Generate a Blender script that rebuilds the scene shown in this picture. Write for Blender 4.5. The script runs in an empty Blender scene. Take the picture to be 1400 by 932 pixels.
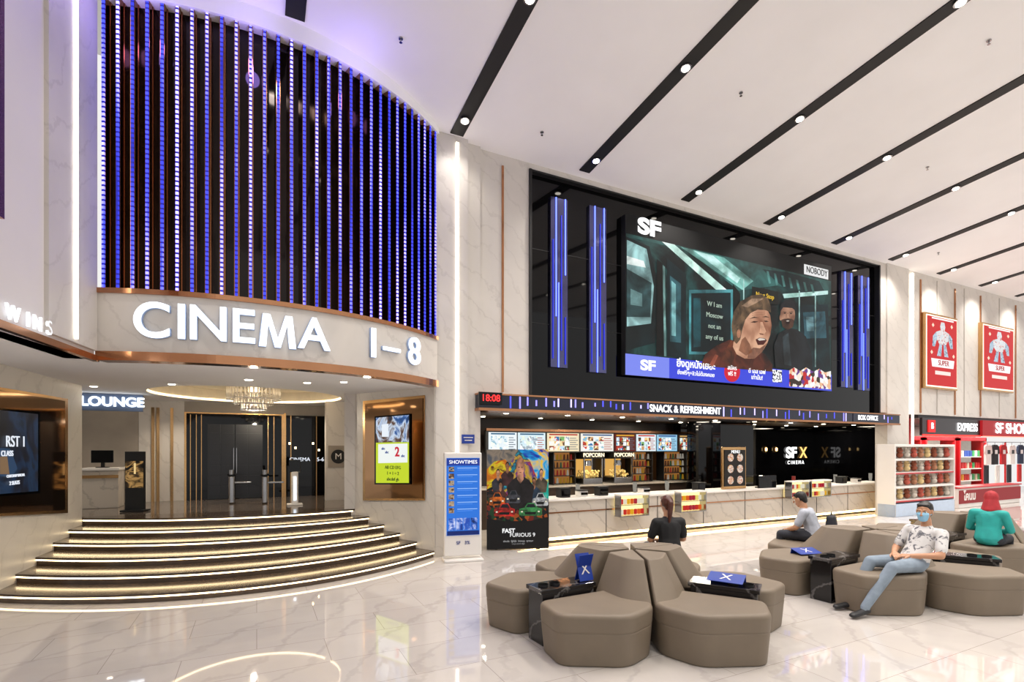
import bpy, bmesh, math, random
import numpy as np
from mathutils import Vector, Matrix
random.seed(4)
S=bpy.context.scene
COL=S.collection
# ---------------------------------------------------------------- site survey frame
# world: +X runs along the long back wall, +Y into it. Eye height 1.9 m.
TH=math.radians(26.5); SN,CS=math.sin(TH),math.cos(TH)
F=700.0; H=1.9; HY=612.0
def cw(r,d): return (r*CS+d*SN, -r*SN+d*CS)           # (right,depth) -> world XY
def ray(px):
    a=(px-700)/F
    return (SN+CS*a, CS-SN*a)
def wpt(px,py,Y=8.7):                                   # point on plane y=Y
    rx,ry=ray(px); t=Y/ry
    return Vector((rx*t,Y,H-(py-HY)*t/F))
def ppt(px,py,p0,p1,off=0.0):                           # point on vertical plane through p0,p1
    rx,ry=ray(px)
    dx,dy=p1[0]-p0[0],p1[1]-p0[1]; L=math.hypot(dx,dy); nx,ny=dy/L,-dx/L
    if nx*p0[0]+ny*p0[1]>0: nx,ny=-nx,-ny
    c=nx*p0[0]+ny*p0[1]+off
    t=c/(nx*rx+ny*ry)
    return Vector((rx*t,ry*t,H-(py-HY)*t/F))
def fpt(px,py,z=0):
    t=(H-z)*F/(py-HY); rx,ry=ray(px)
    return Vector((rx*t,ry*t,z))
# ---------------------------------------------------------------- materials
MC={}
def lin(h):
    if not isinstance(h,str): return (*h[:3],1)
    h=h.lstrip('#'); o=[]
    for i in (0,2,4):
        v=int(h[i:i+2],16)/255; o.append(v/12.92 if v<=.04045 else ((v+.055)/1.055)**2.4)
    return (*o,1)
def newmat(n):
    m=bpy.data.materials.new(n); m.use_nodes=True
    return m,m.node_tree.nodes,m.node_tree.links,m.node_tree.nodes['Principled BSDF']
def mat(c,rough=.5,metal=0,var=.06,scale=6,coat=0,spec=.5):
    k=('m',c,rough,metal,var,scale,coat,spec)
    if k in MC: return MC[k]
    m,N,L,b=newmat('mat_%d'%len(MC)); col=lin(c)
    t=N.new('ShaderNodeTexCoord'); n=N.new('ShaderNodeTexNoise'); n.inputs['Scale'].default_value=scale; n.inputs['Detail'].default_value=3
    r=N.new('ShaderNodeValToRGB'); L.new(t.outputs['Object'],n.inputs['Vector']); L.new(n.outputs['Fac'],r.inputs['Fac'])
    r.color_ramp.elements[0].position=.3; r.color_ramp.elements[1].position=.7
    r.color_ramp.elements[0].color=tuple(max(0,x*(1-var)) for x in col[:3])+(1,)
    r.color_ramp.elements[1].color=tuple(min(1,x*(1+var)) for x in col[:3])+(1,)
    L.new(r.outputs['Color'],b.inputs['Base Color'])
    b.inputs['Roughness'].default_value=rough; b.inputs['Metallic'].default_value=metal; b.inputs['Specular IOR Level'].default_value=spec
    if coat: b.inputs['Coat Weight'].default_value=coat
    MC[k]=m; return m
def em(c,s=1.0):
    k=('e',c,s)
    if k in MC: return MC[k]
    m,N,L,b=newmat('emit_%d'%len(MC)); col=lin(c)
    b.inputs['Base Color'].default_value=(.01,.01,.01,1)
    b.inputs['Emission Color'].default_value=col; b.inputs['Emission Strength'].default_value=s*.85 if s<=1.3 else s
    b.inputs['Roughness'].default_value=.45; b.inputs['Specular IOR Level'].default_value=.15
    MC[k]=m; return m
def emnoise(cols,scale=3,s=1.0,kind='noise',dist=1.5,detail=4):
    k=('n',tuple(cols),scale,s,kind)
    if k in MC: return MC[k]
    m,N,L,b=newmat('picture_%d'%len(MC))
    t=N.new('ShaderNodeTexCoord')
    if kind=='noise':
        n=N.new('ShaderNodeTexNoise'); n.inputs['Detail'].default_value=detail; n.inputs['Distortion'].default_value=dist; o=n.outputs['Fac']
    else:
        n=N.new('ShaderNodeTexVoronoi'); 
        sp=N.new('ShaderNodeSeparateColor'); L.new(n.outputs['Color'],sp.inputs[0]); o=sp.outputs[0]
    n.inputs['Scale'].default_value=scale
    L.new(t.outputs['Object'],n.inputs['Vector'])
    r=N.new('ShaderNodeValToRGB'); L.new(o,r.inputs['Fac'])
    E=r.color_ramp.elements; lo,hi=(.33,.67) if kind=='noise' else (0,1)
    while len(E)<len(cols): E.new(.5)
    for i,c in enumerate(cols):
        E[i].position=lo+(hi-lo)*i/max(1,len(cols)-1) if kind=='noise' else i/len(cols); E[i].color=lin(c)
    if kind!='noise': r.color_ramp.interpolation='CONSTANT'
    L.new(r.outputs['Color'],b.inputs['Emission Color']); b.inputs['Emission Strength'].default_value=s*.88
    b.inputs['Base Color'].default_value=(.01,.01,.01,1); b.inputs['Roughness'].default_value=.4; b.inputs['Specular IOR Level'].default_value=.15
    MC[k]=m; return m
def marble(name,base,vein,rough=.25,scale=.55,tiles=None,amt=.5,rot=(.3,.6,.9),thin=.07,spec=.5):
    m,N,L,b=newmat(name)
    t=N.new('ShaderNodeTexCoord'); mp=N.new('ShaderNodeMapping'); mp.inputs['Rotation'].default_value=rot
    L.new(t.outputs['Object'],mp.inputs['Vector'])
    w=N.new('ShaderNodeTexWave'); w.inputs['Scale'].default_value=scale; w.inputs['Distortion'].default_value=9; w.inputs['Detail'].default_value=6; w.inputs['Detail Scale'].default_value=1.0; w.inputs['Detail Roughness'].default_value=.62
    L.new(mp.outputs[0],w.inputs['Vector'])
    r=N.new('ShaderNodeValToRGB'); r.color_ramp.elements[0].position=0; r.color_ramp.elements[0].color=(1,1,1,1)
    r.color_ramp.elements[1].position=thin; r.color_ramp.elements[1].color=(0,0,0,1); L.new(w.outputs['Fac'],r.inputs['Fac'])
    n=N.new('ShaderNodeTexNoise'); n.inputs['Scale'].default_value=1.1; n.inputs['Detail'].default_value=6; L.new(mp.outputs[0],n.inputs['Vector'])
    mu=N.new('ShaderNodeMath'); mu.operation='MULTIPLY'; L.new(r.outputs['Color'],mu.inputs[0]); L.new(n.outputs['Fac'],mu.inputs[1])
    mu2=N.new('ShaderNodeMath'); mu2.operation='MULTIPLY'; mu2.inputs[1].default_value=amt*1.6; L.new(mu.outputs[0],mu2.inputs[0])
    mx=N.new('ShaderNodeMixRGB'); mx.inputs[1].default_value=lin(base); mx.inputs[2].default_value=lin(vein); L.new(mu2.outputs[0],mx.inputs[0])
    out=mx.outputs[0]
    n2=N.new('ShaderNodeTexNoise'); n2.inputs['Scale'].default_value=.9; n2.inputs['Detail'].default_value=5; n2.inputs['Distortion'].default_value=.8; L.new(mp.outputs[0],n2.inputs['Vector'])
    r2=N.new('ShaderNodeValToRGB'); r2.color_ramp.elements[0].position=.3; r2.color_ramp.elements[0].color=(.88,.88,.89,1); r2.color_ramp.elements[1].position=.65; r2.color_ramp.elements[1].color=(1,1,1,1)
    L.new(n2.outputs['Fac'],r2.inputs['Fac'])
    m2=N.new('ShaderNodeMixRGB'); m2.blend_type='MULTIPLY'; m2.inputs[0].default_value=1; L.new(out,m2.inputs[1]); L.new(r2.outputs[0],m2.inputs[2]); out=m2.outputs[0]
    if tiles:
        bk=N.new('ShaderNodeTexBrick'); bk.inputs['Scale'].default_value=1; bk.inputs['Brick Width'].default_value=tiles[0]; bk.inputs['Row Height'].default_value=tiles[1]
        bk.inputs['Mortar Size'].default_value=.003; bk.inputs['Color1'].default_value=(1,1,1,1); bk.inputs['Color2'].default_value=(.93,.93,.935,1); bk.inputs['Mortar'].default_value=(.6,.58,.57,1)
        L.new(t.outputs['Object'],bk.inputs['Vector'])
        m3=N.new('ShaderNodeMixRGB'); m3.blend_type='MULTIPLY'; m3.inputs[0].default_value=1; L.new(out,m3.inputs[1]); L.new(bk.outputs['Color'],m3.inputs[2]); out=m3.outputs[0]
    L.new(out,b.inputs['Base Color']); b.inputs['Roughness'].default_value=rough; b.inputs['Specular IOR Level'].default_value=spec
    return m
M_WALL=marble('marble_wall','#d3cdc5','#a8a098',.4,1.1,amt=.3,thin=.05)
M_FLOOR=marble('marble_floor','#cdc6bf','#98928e',.03,.55,tiles=(1.2,.6),amt=.28,rot=(0,0,.7),thin=.05,spec=1.0)
M_FLOOR.node_tree.nodes['Principled BSDF'].inputs['IOR'].default_value=1.62
M_COUNTER=marble('marble_counter','#bdb5aa','#857d76',.3,1.2,amt=.5)
M_CEIL=mat('#f0eff0',.9,0,.02,1)
M_BRONZE=mat('#b8835f',.16,1,.1,2)
M_FIN=mat('#94664a',.14,1,.1,2)
M_GOLD=mat('#c9a06e',.25,1,.08,2)
M_DKBRONZE=mat('#1e1410',.06,.6,.1,1.5)
M_BLACK=mat('#030304',.04,0,.1,2,0,.3)
M_BLKM=mat('#0b0a0a',.6,0,.1,2)
M_STEP=mat('#4a3c30',.16,0,.25,5)
M_SOFA=mat('#746757',.55,0,.06,3)
M_WHITE=mat('#e0dcd7',.45,0,.02,2)
M_LED=em('#fff4e2',5)
M_STEEL=mat('#9a9a9c',.25,1,.05,3)
M_NAVY=mat('#0a0e2a',.25,0,.1,2)
M_BLUE=mat('#103490',.4,0,.05,2)
M_RED=mat('#b3141c',.35,0,.06,2)
def ledstrip():
    m,N,L,b=newmat('led_dots_blue')
    g=N.new('ShaderNodeNewGeometry'); sp=N.new('ShaderNodeSeparateXYZ'); L.new(g.outputs['Position'],sp.inputs[0])
    a=N.new('ShaderNodeMath'); a.operation='MULTIPLY'; a.inputs[1].default_value=17; L.new(sp.outputs['Z'],a.inputs[0])
    f=N.new('ShaderNodeMath'); f.operation='FRACT'; L.new(a.outputs[0],f.inputs[0])
    s=N.new('ShaderNodeMath'); s.operation='LESS_THAN'; s.inputs[1].default_value=.6; L.new(f.outputs[0],s.inputs[0])
    mp=N.new('ShaderNodeMapping'); mp.inputs['Scale'].default_value=(3.9,3.9,.32); L.new(g.outputs['Position'],mp.inputs['Vector'])
    n=N.new('ShaderNodeTexNoise'); n.inputs['Scale'].default_value=1.3; n.inputs['Detail'].default_value=2; L.new(mp.outputs[0],n.inputs['Vector'])
    r=N.new('ShaderNodeValToRGB'); E=r.color_ramp.elements
    E[0].position=.30; E[0].color=(.006,.008,.12,1); E[1].position=.68; E[1].color=(.30,.26,1,1)
    e=E.new(.50); e.color=(.03,.04,.62,1)
    L.new(n.outputs['Fac'],r.inputs['Fac'])
    mx=N.new('ShaderNodeMixRGB'); mx.inputs[1].default_value=(.006,.006,.1,1); L.new(s.outputs[0],mx.inputs[0]); L.new(r.outputs[0],mx.inputs[2])
    L.new(mx.outputs[0],b.inputs['Emission Color']); b.inputs['Emission Strength'].default_value=3.8
    b.inputs['Base Color'].default_value=(.005,.005,.02,1); b.inputs['Specular IOR Level'].default_value=.1
    return m
M_DOTS=ledstrip()
# ---------------------------------------------------------------- mesh helpers
def empty(name,loc=(0,0,0),rz=0):
    o=bpy.data.objects.new(name,None); COL.objects.link(o); o.location=loc; o.rotation_euler=(0,0,rz); o.empty_display_size=.2; return o
def fin(name,bm,m,parent=None,bevel=0,smooth=False,seg=2):
    me=bpy.data.meshes.new(name); bmesh.ops.recalc_face_normals(bm,faces=bm.faces); bm.to_mesh(me); bm.free()
    o=bpy.data.objects.new(name,me); COL.objects.link(o)
    if isinstance(m,(list,tuple)):
        for x in m: me.materials.append(x)
    elif m: me.materials.append(m)
    if parent: o.parent=parent
    if bevel:
        b=o.modifiers.new('bevel','BEVEL'); b.width=bevel; b.segments=seg; b.limit_method='ANGLE'
    if smooth or (bevel and seg>2):
        for p in me.polygons: p.use_smooth=True
    return o
def addbox(bm,c,s,rz=0,mi=0):
    bmesh.ops.create_cube(bm,size=1,matrix=Matrix.Translation(c)@Matrix.Rotation(rz,4,'Z')@Matrix.Diagonal((*s,1)))
def box(name,c,s,m,parent=None,rz=0,bevel=0,seg=2):
    bm=bmesh.new(); addbox(bm,c,s,rz); return fin(name,bm,m,parent,bevel,seg=seg)
def bx(name,x0,x1,y0,y1,z0,z1,m,parent=None,bevel=0):
    return box(name,((x0+x1)/2,(y0+y1)/2,(z0+z1)/2),(abs(x1-x0),abs(y1-y0),abs(z1-z0)),m,parent,0,bevel)
def boxes(name,lst,m,parent=None,bevel=0):
    bm=bmesh.new()
    for (x0,x1,y0,y1,z0,z1) in lst: addbox(bm,((x0+x1)/2,(y0+y1)/2,(z0+z1)/2),(x1-x0,y1-y0,z1-z0))
    return fin(name,bm,m,parent,bevel)
def loft(name,bot,top,z0,z1,m,parent=None,bevel=0,seg=3,smooth=False):
    bm=bmesh.new(); B=[bm.verts.new((x,y,z0)) for x,y in bot]; T=[bm.verts.new((x,y,z1)) for x,y in top]
    n=len(B); bm.faces.new(B[::-1]); bm.faces.new(T)
    for i in range(n): bm.faces.new((B[i],B[(i+1)%n],T[(i+1)%n],T[i]))
    return fin(name,bm,m,parent,bevel,smooth,seg)
def prism(name,pts,z0,z1,m,parent=None,bevel=0,seg=2): return loft(name,pts,pts,z0,z1,m,parent,bevel,seg)
def poly(name,pts,m,parent=None):
    bm=bmesh.new(); bm.faces.new([bm.verts.new(p) for p in pts]); 
    me=bpy.data.meshes.new(name); bm.to_mesh(me); bm.free(); o=bpy.data.objects.new(name,me); COL.objects.link(o); me.materials.append(m)
    if parent: o.parent=parent
    return o
def cyl(name,c,r,h,m,parent=None,seg=24,r2=None,rot=None):
    bm=bmesh.new(); M=Matrix.Translation(c)
    if rot: M=M@rot
    bmesh.ops.create_cone(bm,cap_ends=True,segments=seg,radius1=r,radius2=r if r2 is None else r2,depth=h,matrix=M); return fin(name,bm,m,parent)
def text(name,s,loc,size,m,parent=None,rz=0,ext=.004,align='CENTER',off=0,sx=1):
    cu=bpy.data.curves.new(name,'FONT'); cu.body=s; cu.size=size; cu.extrude=ext; cu.align_x=align; cu.align_y='CENTER'; cu.offset=off
    o=bpy.data.objects.new(name,cu); COL.objects.link(o); o.location=loc; o.rotation_euler=(math.pi/2,0,rz); o.scale=(sx,1,1); cu.materials.append(m)
    if parent: o.parent=parent
    return o
def wpoly(name,pp,m,Y,parent): return poly(name,[wpt(x,y,Y) for x,y in pp],m,parent)
# ================================================================= ROOM
YW=8.7
def zc(y): return 7.4+.1125*(8.7-y)
bm=bmesh.new(); addbox(bm,(12,3,-.05),(44,26,.1)); fin('floor',bm,M_FLOOR)
bm=bmesh.new()
vs=[(-3.6,-6),(32,-6),(32,8.95),(-3.6,8.95)]
B=[bm.verts.new((x,y,zc(y))) for x,y in vs]; T=[bm.verts.new((x,y,zc(y)+.15)) for x,y in vs]
bm.faces.new(B); bm.faces.new(T[::-1])
for i in range(4): bm.faces.new((B[i],T[i],T[(i+1)%4],B[(i+1)%4]))
fin('ceiling',bm,M_CEIL)
sl=math.atan(.1125)
for k in range(0,11):
    x=.45+2.7*k; y1=8.5 if k else 7.30; y0=-5.5
    e=empty('ceiling_light_channel')
    bm=bmesh.new()
    P=[]
    for (xx,yy,dz) in ((x-.12,y0,-.02),(x+.12,y0,-.02),(x+.12,y1,-.02),(x-.12,y1,-.02)): P.append(bm.verts.new((xx,yy,zc(yy)+dz)))
    Q_=[bm.verts.new((v.co.x,v.co.y,v.co.z+.03)) for v in P]
    bm.faces.new(P); bm.faces.new(Q_[::-1])
    for i in range(4): bm.faces.new((P[i],Q_[i],Q_[(i+1)%4],P[(i+1)%4]))
    fin('channel',bm,M_BLKM,e)
    for j,yy in enumerate((8.1,5.8,3.5,1.2,-1.5)):
        if k==0 and j==0: continue
        R_=Matrix.Rotation(-sl,4,'X')
        cyl('downlight_ring',(x,yy,zc(yy)-.035),.085,.03,M_STEEL,e,rot=R_)
        cyl('downlight_lens',(x,yy,zc(yy)-.053),.06,.012,em('#fff6e6',12),e,rot=R_)
        if k<10 and not (k==0 and j>1):
            l=bpy.data.lights.new('downlight_lamp','SPOT'); l.energy=70 if (k==1 and j==0) else 285; l.spot_size=math.radians(125); l.spot_blend=.9; l.shadow_soft_size=.12; l.color=(1,.94,.875)
            o=bpy.data.objects.new('downlight_lamp',l); COL.objects.link(o); o.location=(x,yy,zc(yy)-.08); o.parent=e
for (px,py) in ((548,52),(741,180),(1013,126),(1268,228),(1352,55),(1283,345)):
    rx,ry=ray(px); t=(8.379-1.9)/((HY-py)/F+.1125*ry); x,y=rx*t,ry*t
    e=empty('ceiling_sprinkler'); cyl('rose',(x,y,zc(y)-.008),.03,.016,M_STEEL,e,16); cyl('head',(x,y,zc(y)-.035),.010,.05,M_STEEL,e,12); cyl('deflector',(x,y,zc(y)-.062),.022,.004,M_STEEL,e,12)
X655=wpt(655,0).x; X723=wpt(723,0).x; X1202=wpt(1202,0).x; X1218=wpt(1218,0).x; X1258=wpt(1258,0).x
boxes('wall_back',[(2.78,X655-.28,8.55,9.0,0,7.41),(2.78+.02,X655,8.64,9.0,0,7.41),(X655,X723,8.7,9.0,2.9,7.41),(X723,X1202,8.7,9.0,7.29,7.41),
    (X1202,32,8.7,9.0,2.95,7.41),(X1202+.35,X1218+.9,8.66,9.0,0,7.41)],M_WALL)
e=empty('wall_led_strip'); x=wpt(625,0,8.55).x; bx('led',x-.022,x+.022,8.53,8.55,.15,7.3,M_LED,e)
e=empty('wall_led_strip'); x=wpt(1247,0,8.66).x; bx('led',x-.04,x+.04,8.63,8.66,.3,7.3,M_LED,e)
x=wpt(687,0).x; bx('trim_1',x-.02,x+.02,8.68,8.70,2.95,7.2,M_BRONZE)
for i,px in enumerate((1258,1305,1340,1388)):
    x=wpt(px,0).x; bx('trim_%d'%(i+2),x-.03,x+.03,8.67,8.70,3.0,7.2,M_BRONZE)
for i,px in enumerate((1281,1318,1366)):
    x=wpt(px,0).x; bx('trim_%d'%(i+20),x-.015,x+.015,8.69,8.70,3.0,7.3,mat('#a49c92',.5))
# ================================================================= CURVED FACADE
CX,CY,R=-.05,11.55,4.15
A0,A1=math.asin(-1.66/R),math.asin(2.83/R)
def arcp(a,r): return (CX+r*math.sin(a),CY-r*math.cos(a))
def curved(name,r0,r1,z0,z1,m,parent=None,a0=A0,a1=A1,n=48,bevel=0):
    bm=bmesh.new(); L=[]
    for i in range(n+1):
        a=a0+(a1-a0)*i/n; p=arcp(a,r0); q=arcp(a,r1)
        L.append([bm.verts.new((*p,z0)),bm.verts.new((*q,z0)),bm.verts.new((*q,z1)),bm.verts.new((*p,z1))])
    for i in range(n):
        for j in range(4): bm.faces.new((L[i][j],L[i][(j+1)%4],L[i+1][(j+1)%4],L[i+1][j]))
    bm.faces.new(L[0]); bm.faces.new(L[-1][::-1]); return fin(name,bm,m,parent)
def hitarc(px,r=R):
    rx,ry=ray(px); A=rx*rx+ry*ry; Bq=-2*(rx*CX+ry*CY); C=CX*CX+CY*CY-r*r
    t=(-Bq-math.sqrt(Bq*Bq-4*A*C))/(2*A); x,y=rx*t,ry*t; return x,y,math.asin((x-CX)/r),t
fac=empty('curved_led_facade')
curved('mirror_backing',R-.16,R-.1,3.82,7.32,M_DKBRONZE,fac)
curved('bulkhead',R-.3,R+.06,7.32,7.56,M_CEIL,fac)
NF=30
bmf=bmesh.new(); bml=bmesh.new(); bmg=bmesh.new()
for i in range(NF):
    a=A0+(A1-A0)*(i+.5)/NF
    p=arcp(a,R-.04); addbox(bmf,(*p,5.57),(.05,.13,3.5),a)
    p=arcp(a,R+.03); addbox(bml,(*p,5.57),(.03,.014,3.48),a)
    a2=A0+(A1-A0)*(i+1)/NF-.4*(A1-A0)/NF
    p=arcp(a2,R-.075); addbox(bmg,(*p,5.57),(.03,.05,3.5),a2)
fin('fins',bmf,M_FIN,fac); fin('led_strips',bml,M_DOTS,fac); fin('thin_ribs',bmg,M_BRONZE,fac)
sg=empty('cinema_fascia_sign')
curved('fascia_board',R-.15,R+.02,3.06,3.76,M_WALL,sg)
curved('top_trim',R-.15,R+.05,3.76,3.82,M_BRONZE,sg); curved('bottom_trim',R-.15,R+.05,2.95,3.06,M_BRONZE,sg)
M_LET=em('#f4f9ff',1.5); M_LETB=mat('#9fb4d8',.4)
def letterM(name,x,y,z,h,w,st,m,rz,dep):
    # block letter M with splayed legs, drawn as one outline
    P=[(-w/2,0),(-w/2+st,0),(-w*.36+st*.55,h*.70),(-st*.42,0),(st*.42,0),(w*.36-st*.55,h*.70),(w/2-st,0),(w/2,0),(w*.40,h),(w*.40-st*1.05,h),(0,h*.27),(-w*.40+st*1.05,h),(-w*.40,h)]
    bm=bmesh.new(); A=[bm.verts.new((u,0,v-h/2)) for u,v in P]; f=bm.faces.new(A)
    r=bmesh.ops.extrude_face_region(bm,geom=[f]); bmesh.ops.translate(bm,verts=[g for g in r['geom'] if isinstance(g,bmesh.types.BMVert)],vec=(0,dep,0))
    o=fin(name,bm,m,sg); o.location=(x,y,z); o.rotation_euler=(0,0,rz)
for ch,px in (('C',207),('I',248),('N',285),('E',332),('M',380),('A',430),('1',511),('–',536),('8',567)):
    sz=.60
    x,y,a,t=hitarc(px,R+.075); xb_,yb_=arcp(a,R+.04)
    if ch=='M':
        letterM('letter_M',x,y-.01,3.42,.42,.44,.082,M_LET,a,.025); letterM('letter_back_M',xb_,yb_-.005,3.42,.43,.455,.09,M_LETB,a,.03); continue
    text('letter_'+ch,ch,(x,y,3.42),sz,M_LET,sg,rz=a,ext=.012,off=.007)
    text('letter_back_'+ch,ch,(xb_,yb_,3.42),sz,M_LETB,sg,rz=a,ext=.02,off=.011)
# upper left wall
LP0=(-1.75,7.72); LP1=(-2.0,6.03); ld=Vector((LP1[0]-LP0[0],LP1[1]-LP0[1])).normalized(); ln=Vector((ld.y,-ld.x))
if ln.x>0: ln=-ln
def lpt(s,o): return (LP0[0]+ld.x*s+ln.x*o, LP0[1]+ld.y*s+ln.y*o)
sB=(Vector(ppt(60,400,LP0,LP1)[:2])-Vector(LP0)).length
prism('wall_left',[lpt(-.02,0),lpt(10,0),lpt(10,.3),lpt(-.02,.3)],2.96,8.2,mat('#dcd7d4',.5,0,.03,.8))
prism('wall_left_pilaster',[lpt(0,-.04),lpt(sB,-.04),lpt(sB,0),lpt(0,0)],3.06,7.6,M_WALL)
prism('trim_8',[lpt(0,-.06),lpt(10,-.06),lpt(10,0),lpt(0,0)],2.93,3.0,M_BRONZE)
s=(Vector(ppt(97,300,LP0,LP1)[:2])-Vector(LP0)).length
e=empty('wall_led_strip'); prism('led',[lpt(s-.018,-.06),lpt(s+.018,-.06),lpt(s+.018,-.042),lpt(s-.018,-.042)],3.1,7.5,M_LED,e)
e=empty('side_led_panel'); s=(Vector(ppt(-14,300,LP0,LP1)[:2])-Vector(LP0)).length
for i in range(6): prism('fin_%d'%i,[lpt(s+.12*i,-.1),lpt(s+.06+.12*i,-.1),lpt(s+.06+.12*i,-.001),lpt(s+.12*i,-.001)],3.85,7.4,M_BRONZE,e)
e=empty('side_fascia_sign'); az=math.atan2(-ld.y,-ld.x)
for ch,px in (('S',62),('N',46),('I',33),('W',12)):
    p=ppt(px,449,LP0,LP1,-0.0); text('letter_'+ch,ch,(p.x-ln.x*.03,p.y-ln.y*.03,3.10),.2,M_LET,e,rz=az,ext=.01)
# ---------------------------------------------------------------- entrance hall
PZ=.70; NS=6
Lw0,Lw1=(-2.9,8.45),(-2.67,11.1); Rw0,Rw1=(2.76,8.55),(1.73,10.4)
YH=13.8
bm=bmesh.new()
out=[lpt(6,.3),lpt(0,.05)]+[arcp(A0+(A1-A0)*i/24,R-.1) for i in range(25)]+[(2.9,8.9),(2.9,YH+.1),(-8,YH+.1),(-8,2)]
DC=(-.1,11.75); DR=1.75
def loop(pts,z):
    v=[bm.verts.new((x,y,z)) for x,y in pts]; return [bm.edges.new((v[i],v[(i+1)%len(v)])) for i in range(len(v))]
E=loop(out,2.96)+loop([(DC[0]+DR*math.cos(a),DC[1]+DR*math.sin(a)) for a in [math.tau*i/48 for i in range(48)]],2.96)
bmesh.ops.triangle_fill(bm,edges=E,use_beauty=True)
fin('ceiling_hall',bm,M_CEIL)
e=empty('round_ceiling_recess')
bm=bmesh.new(); n=64
a=[bm.verts.new((DC[0]+DR*math.cos(t),DC[1]+DR*math.sin(t),2.96)) for t in [math.tau*i/n for i in range(n)]]
b=[bm.verts.new((DC[0]+DR*math.cos(t),DC[1]+DR*math.sin(t),3.22)) for t in [math.tau*i/n for i in range(n)]]
for i in range(n): bm.faces.new((a[i],a[(i+1)%n],b[(i+1)%n],b[i]))
bm.faces.new(b); fin('recess_shell',bm,mat('#eadfc8',.6),e)
bm=bmesh.new()
c0=[bm.verts.new((DC[0]+(DR-.02)*math.cos(t),DC[1]+(DR-.02)*math.sin(t),2.97)) for t in [math.tau*i/n for i in range(n)]]
c1_=[bm.verts.new((DC[0]+(DR-.02)*math.cos(t),DC[1]+(DR-.02)*math.sin(t),3.0)) for t in [math.tau*i/n for i in range(n)]]
for i in range(n): bm.faces.new((c0[i],c0[(i+1)%n],c1_[(i+1)%n],c1_[i]))
fin('cove_led',bm,em('#ffe6bc',5),e)
e=empty('crystal_chandelier'); M_GL=mat('#e6e0d6',.15,.2,.1,8); DCx,DCy=DC[0]+.05,DC[1]-.6
cyl('canopy',(DCx,DCy,3.19),.25,.05,M_GOLD,e)
cyl('glow_core',(DCx,DCy,2.95),.1,.3,em('#ffe2b0',3),e)
for (r,z0,z1,nn) in ((.46,2.84,3.08,40),(.34,2.74,2.94,30),(.22,2.64,2.84,20)):
    bm=bmesh.new()
    for i in range(nn):
        t=math.tau*i/nn; bmesh.ops.create_cone(bm,cap_ends=True,segments=6,radius1=.012,radius2=.024,depth=z1-z0,matrix=Matrix.Translation((DCx+r*math.cos(t),DCy+r*math.sin(t),(z0+z1)/2)))
    fin('crystal_ring',bm,M_GL,e)
    for zz in (z0,z1):
        bm=bmesh.new(); bmesh.ops.create_cone(bm,cap_ends=False,segments=32,radius1=r+.02,radius2=r+.02,depth=.02,matrix=Matrix.Translation((DCx,DCy,zz))); fin('ring_band',bm,M_STEEL,e)
for i in range(4):
    t=math.tau*i/4; cyl('suspension_wire',(DCx+.3*math.cos(t),DCy+.3*math.sin(t),3.05),.005,.32,M_STEEL,e,6)
# steps
def steparc(k,n=40,dr=0.0):
    s=k/5.0
    l=(Lw0[0]+(Lw1[0]-Lw0[0])*s,Lw0[1]+(Lw1[1]-Lw0[1])*s); r=(Rw0[0]+(Rw1[0]-Rw0[0])*s,Rw0[1]+(Rw1[1]-Rw0[1])*s)
    sag=1.05+(.5-1.05)*s
    P=[]
    dx,dy=r[0]-l[0],r[1]-l[1]; Lc=math.hypot(dx,dy); nx,ny=dy/Lc,-dx/Lc
    for i in range(n+1):
        u=i/n; w=4*u*(1-u); P.append((l[0]+dx*u+nx*(sag*w-dr),l[1]+dy*u+ny*(sag*w-dr)))
    return P
e=empty('entrance_steps'); RS=PZ/NS
for k in range(NS):
    a=steparc(k,dr=.035); nose=steparc(k)
    back=[(Rw1[0],10.75),(Lw1[0],11.3)] if k==5 else [(Rw1[0],10.45),(Lw1[0],11.15)]
    prism('riser_%d'%(k+1),a+back,k*RS,(k+1)*RS-.03,M_STEP,e)
    prism('tread_%d'%(k+1),nose+back,(k+1)*RS-.03,(k+1)*RS,M_STEP,e)
    bm=bmesh.new(); p=steparc(k,dr=.02); q1=(k+1)*RS-.031
    v0=[bm.verts.new((x,y,q1-.022)) for x,y in p]; v1=[bm.verts.new((x,y,q1)) for x,y in p]
    for i in range(len(p)-1): bm.faces.new((v0[i],v0[i+1],v1[i+1],v1[i]))
    fin('led_%d'%(k+1),bm,em('#ffe2b0',6),e)
prism('floor_hall',[(-7,11.2),(Lw1[0],11.3),(1.73,10.75),(2.4,YH),(-7,YH)],.0,PZ-.001,mat('#6a5f56',.05,0,.2,3,0,.8))
def slab(p,q,th,z0,z1,name,m,parent=None,bevel=0):
    d=Vector((q[0]-p[0],q[1]-p[1])).normalized(); nn=Vector((d.y,-d.x))
    if nn.dot(Vector(p))<0: nn=-nn
    return prism(name,[p,q,(q[0]+nn.x*th,q[1]+nn.y*th),(p[0]+nn.x*th,p[1]+nn.y*th)],z0,z1,m,parent,bevel)
slab(Rw0,Rw1,.2,0,2.96,'wall_stair_right',M_WALL)
slab(Rw1,(2.5,YH),.2,0,2.96,'wall_hall_right',M_WALL)
slab((Lw0[0],Lw0[1]),Lw1,.2,0,2.96,'wall_stair_left',M_WALL)
slab((-7.5,7.4),Lw0,.2,0,2.96,'wall_lower_left',M_WALL)
bx('wall_hall_back',-7,2.9,YH,YH+.2,0,3.0,mat('#a0968a',.4,0,.1,2))
e=empty('advertising_display')
def pl(pp,m,off,name,P=(Rw0,Rw1)): return poly(name,[ppt(x,y,P[0],P[1],off) for x,y in pp],m,e)
def toward(P):
    a=ppt(540,600,P[0],P[1],0); b=ppt(540,600,P[0],P[1],.1); return -1 if b.length>a.length else 1
sg1=toward((Rw0,Rw1)); M_MIR=mat('#a07a58',.07,1,.1,1)
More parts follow.
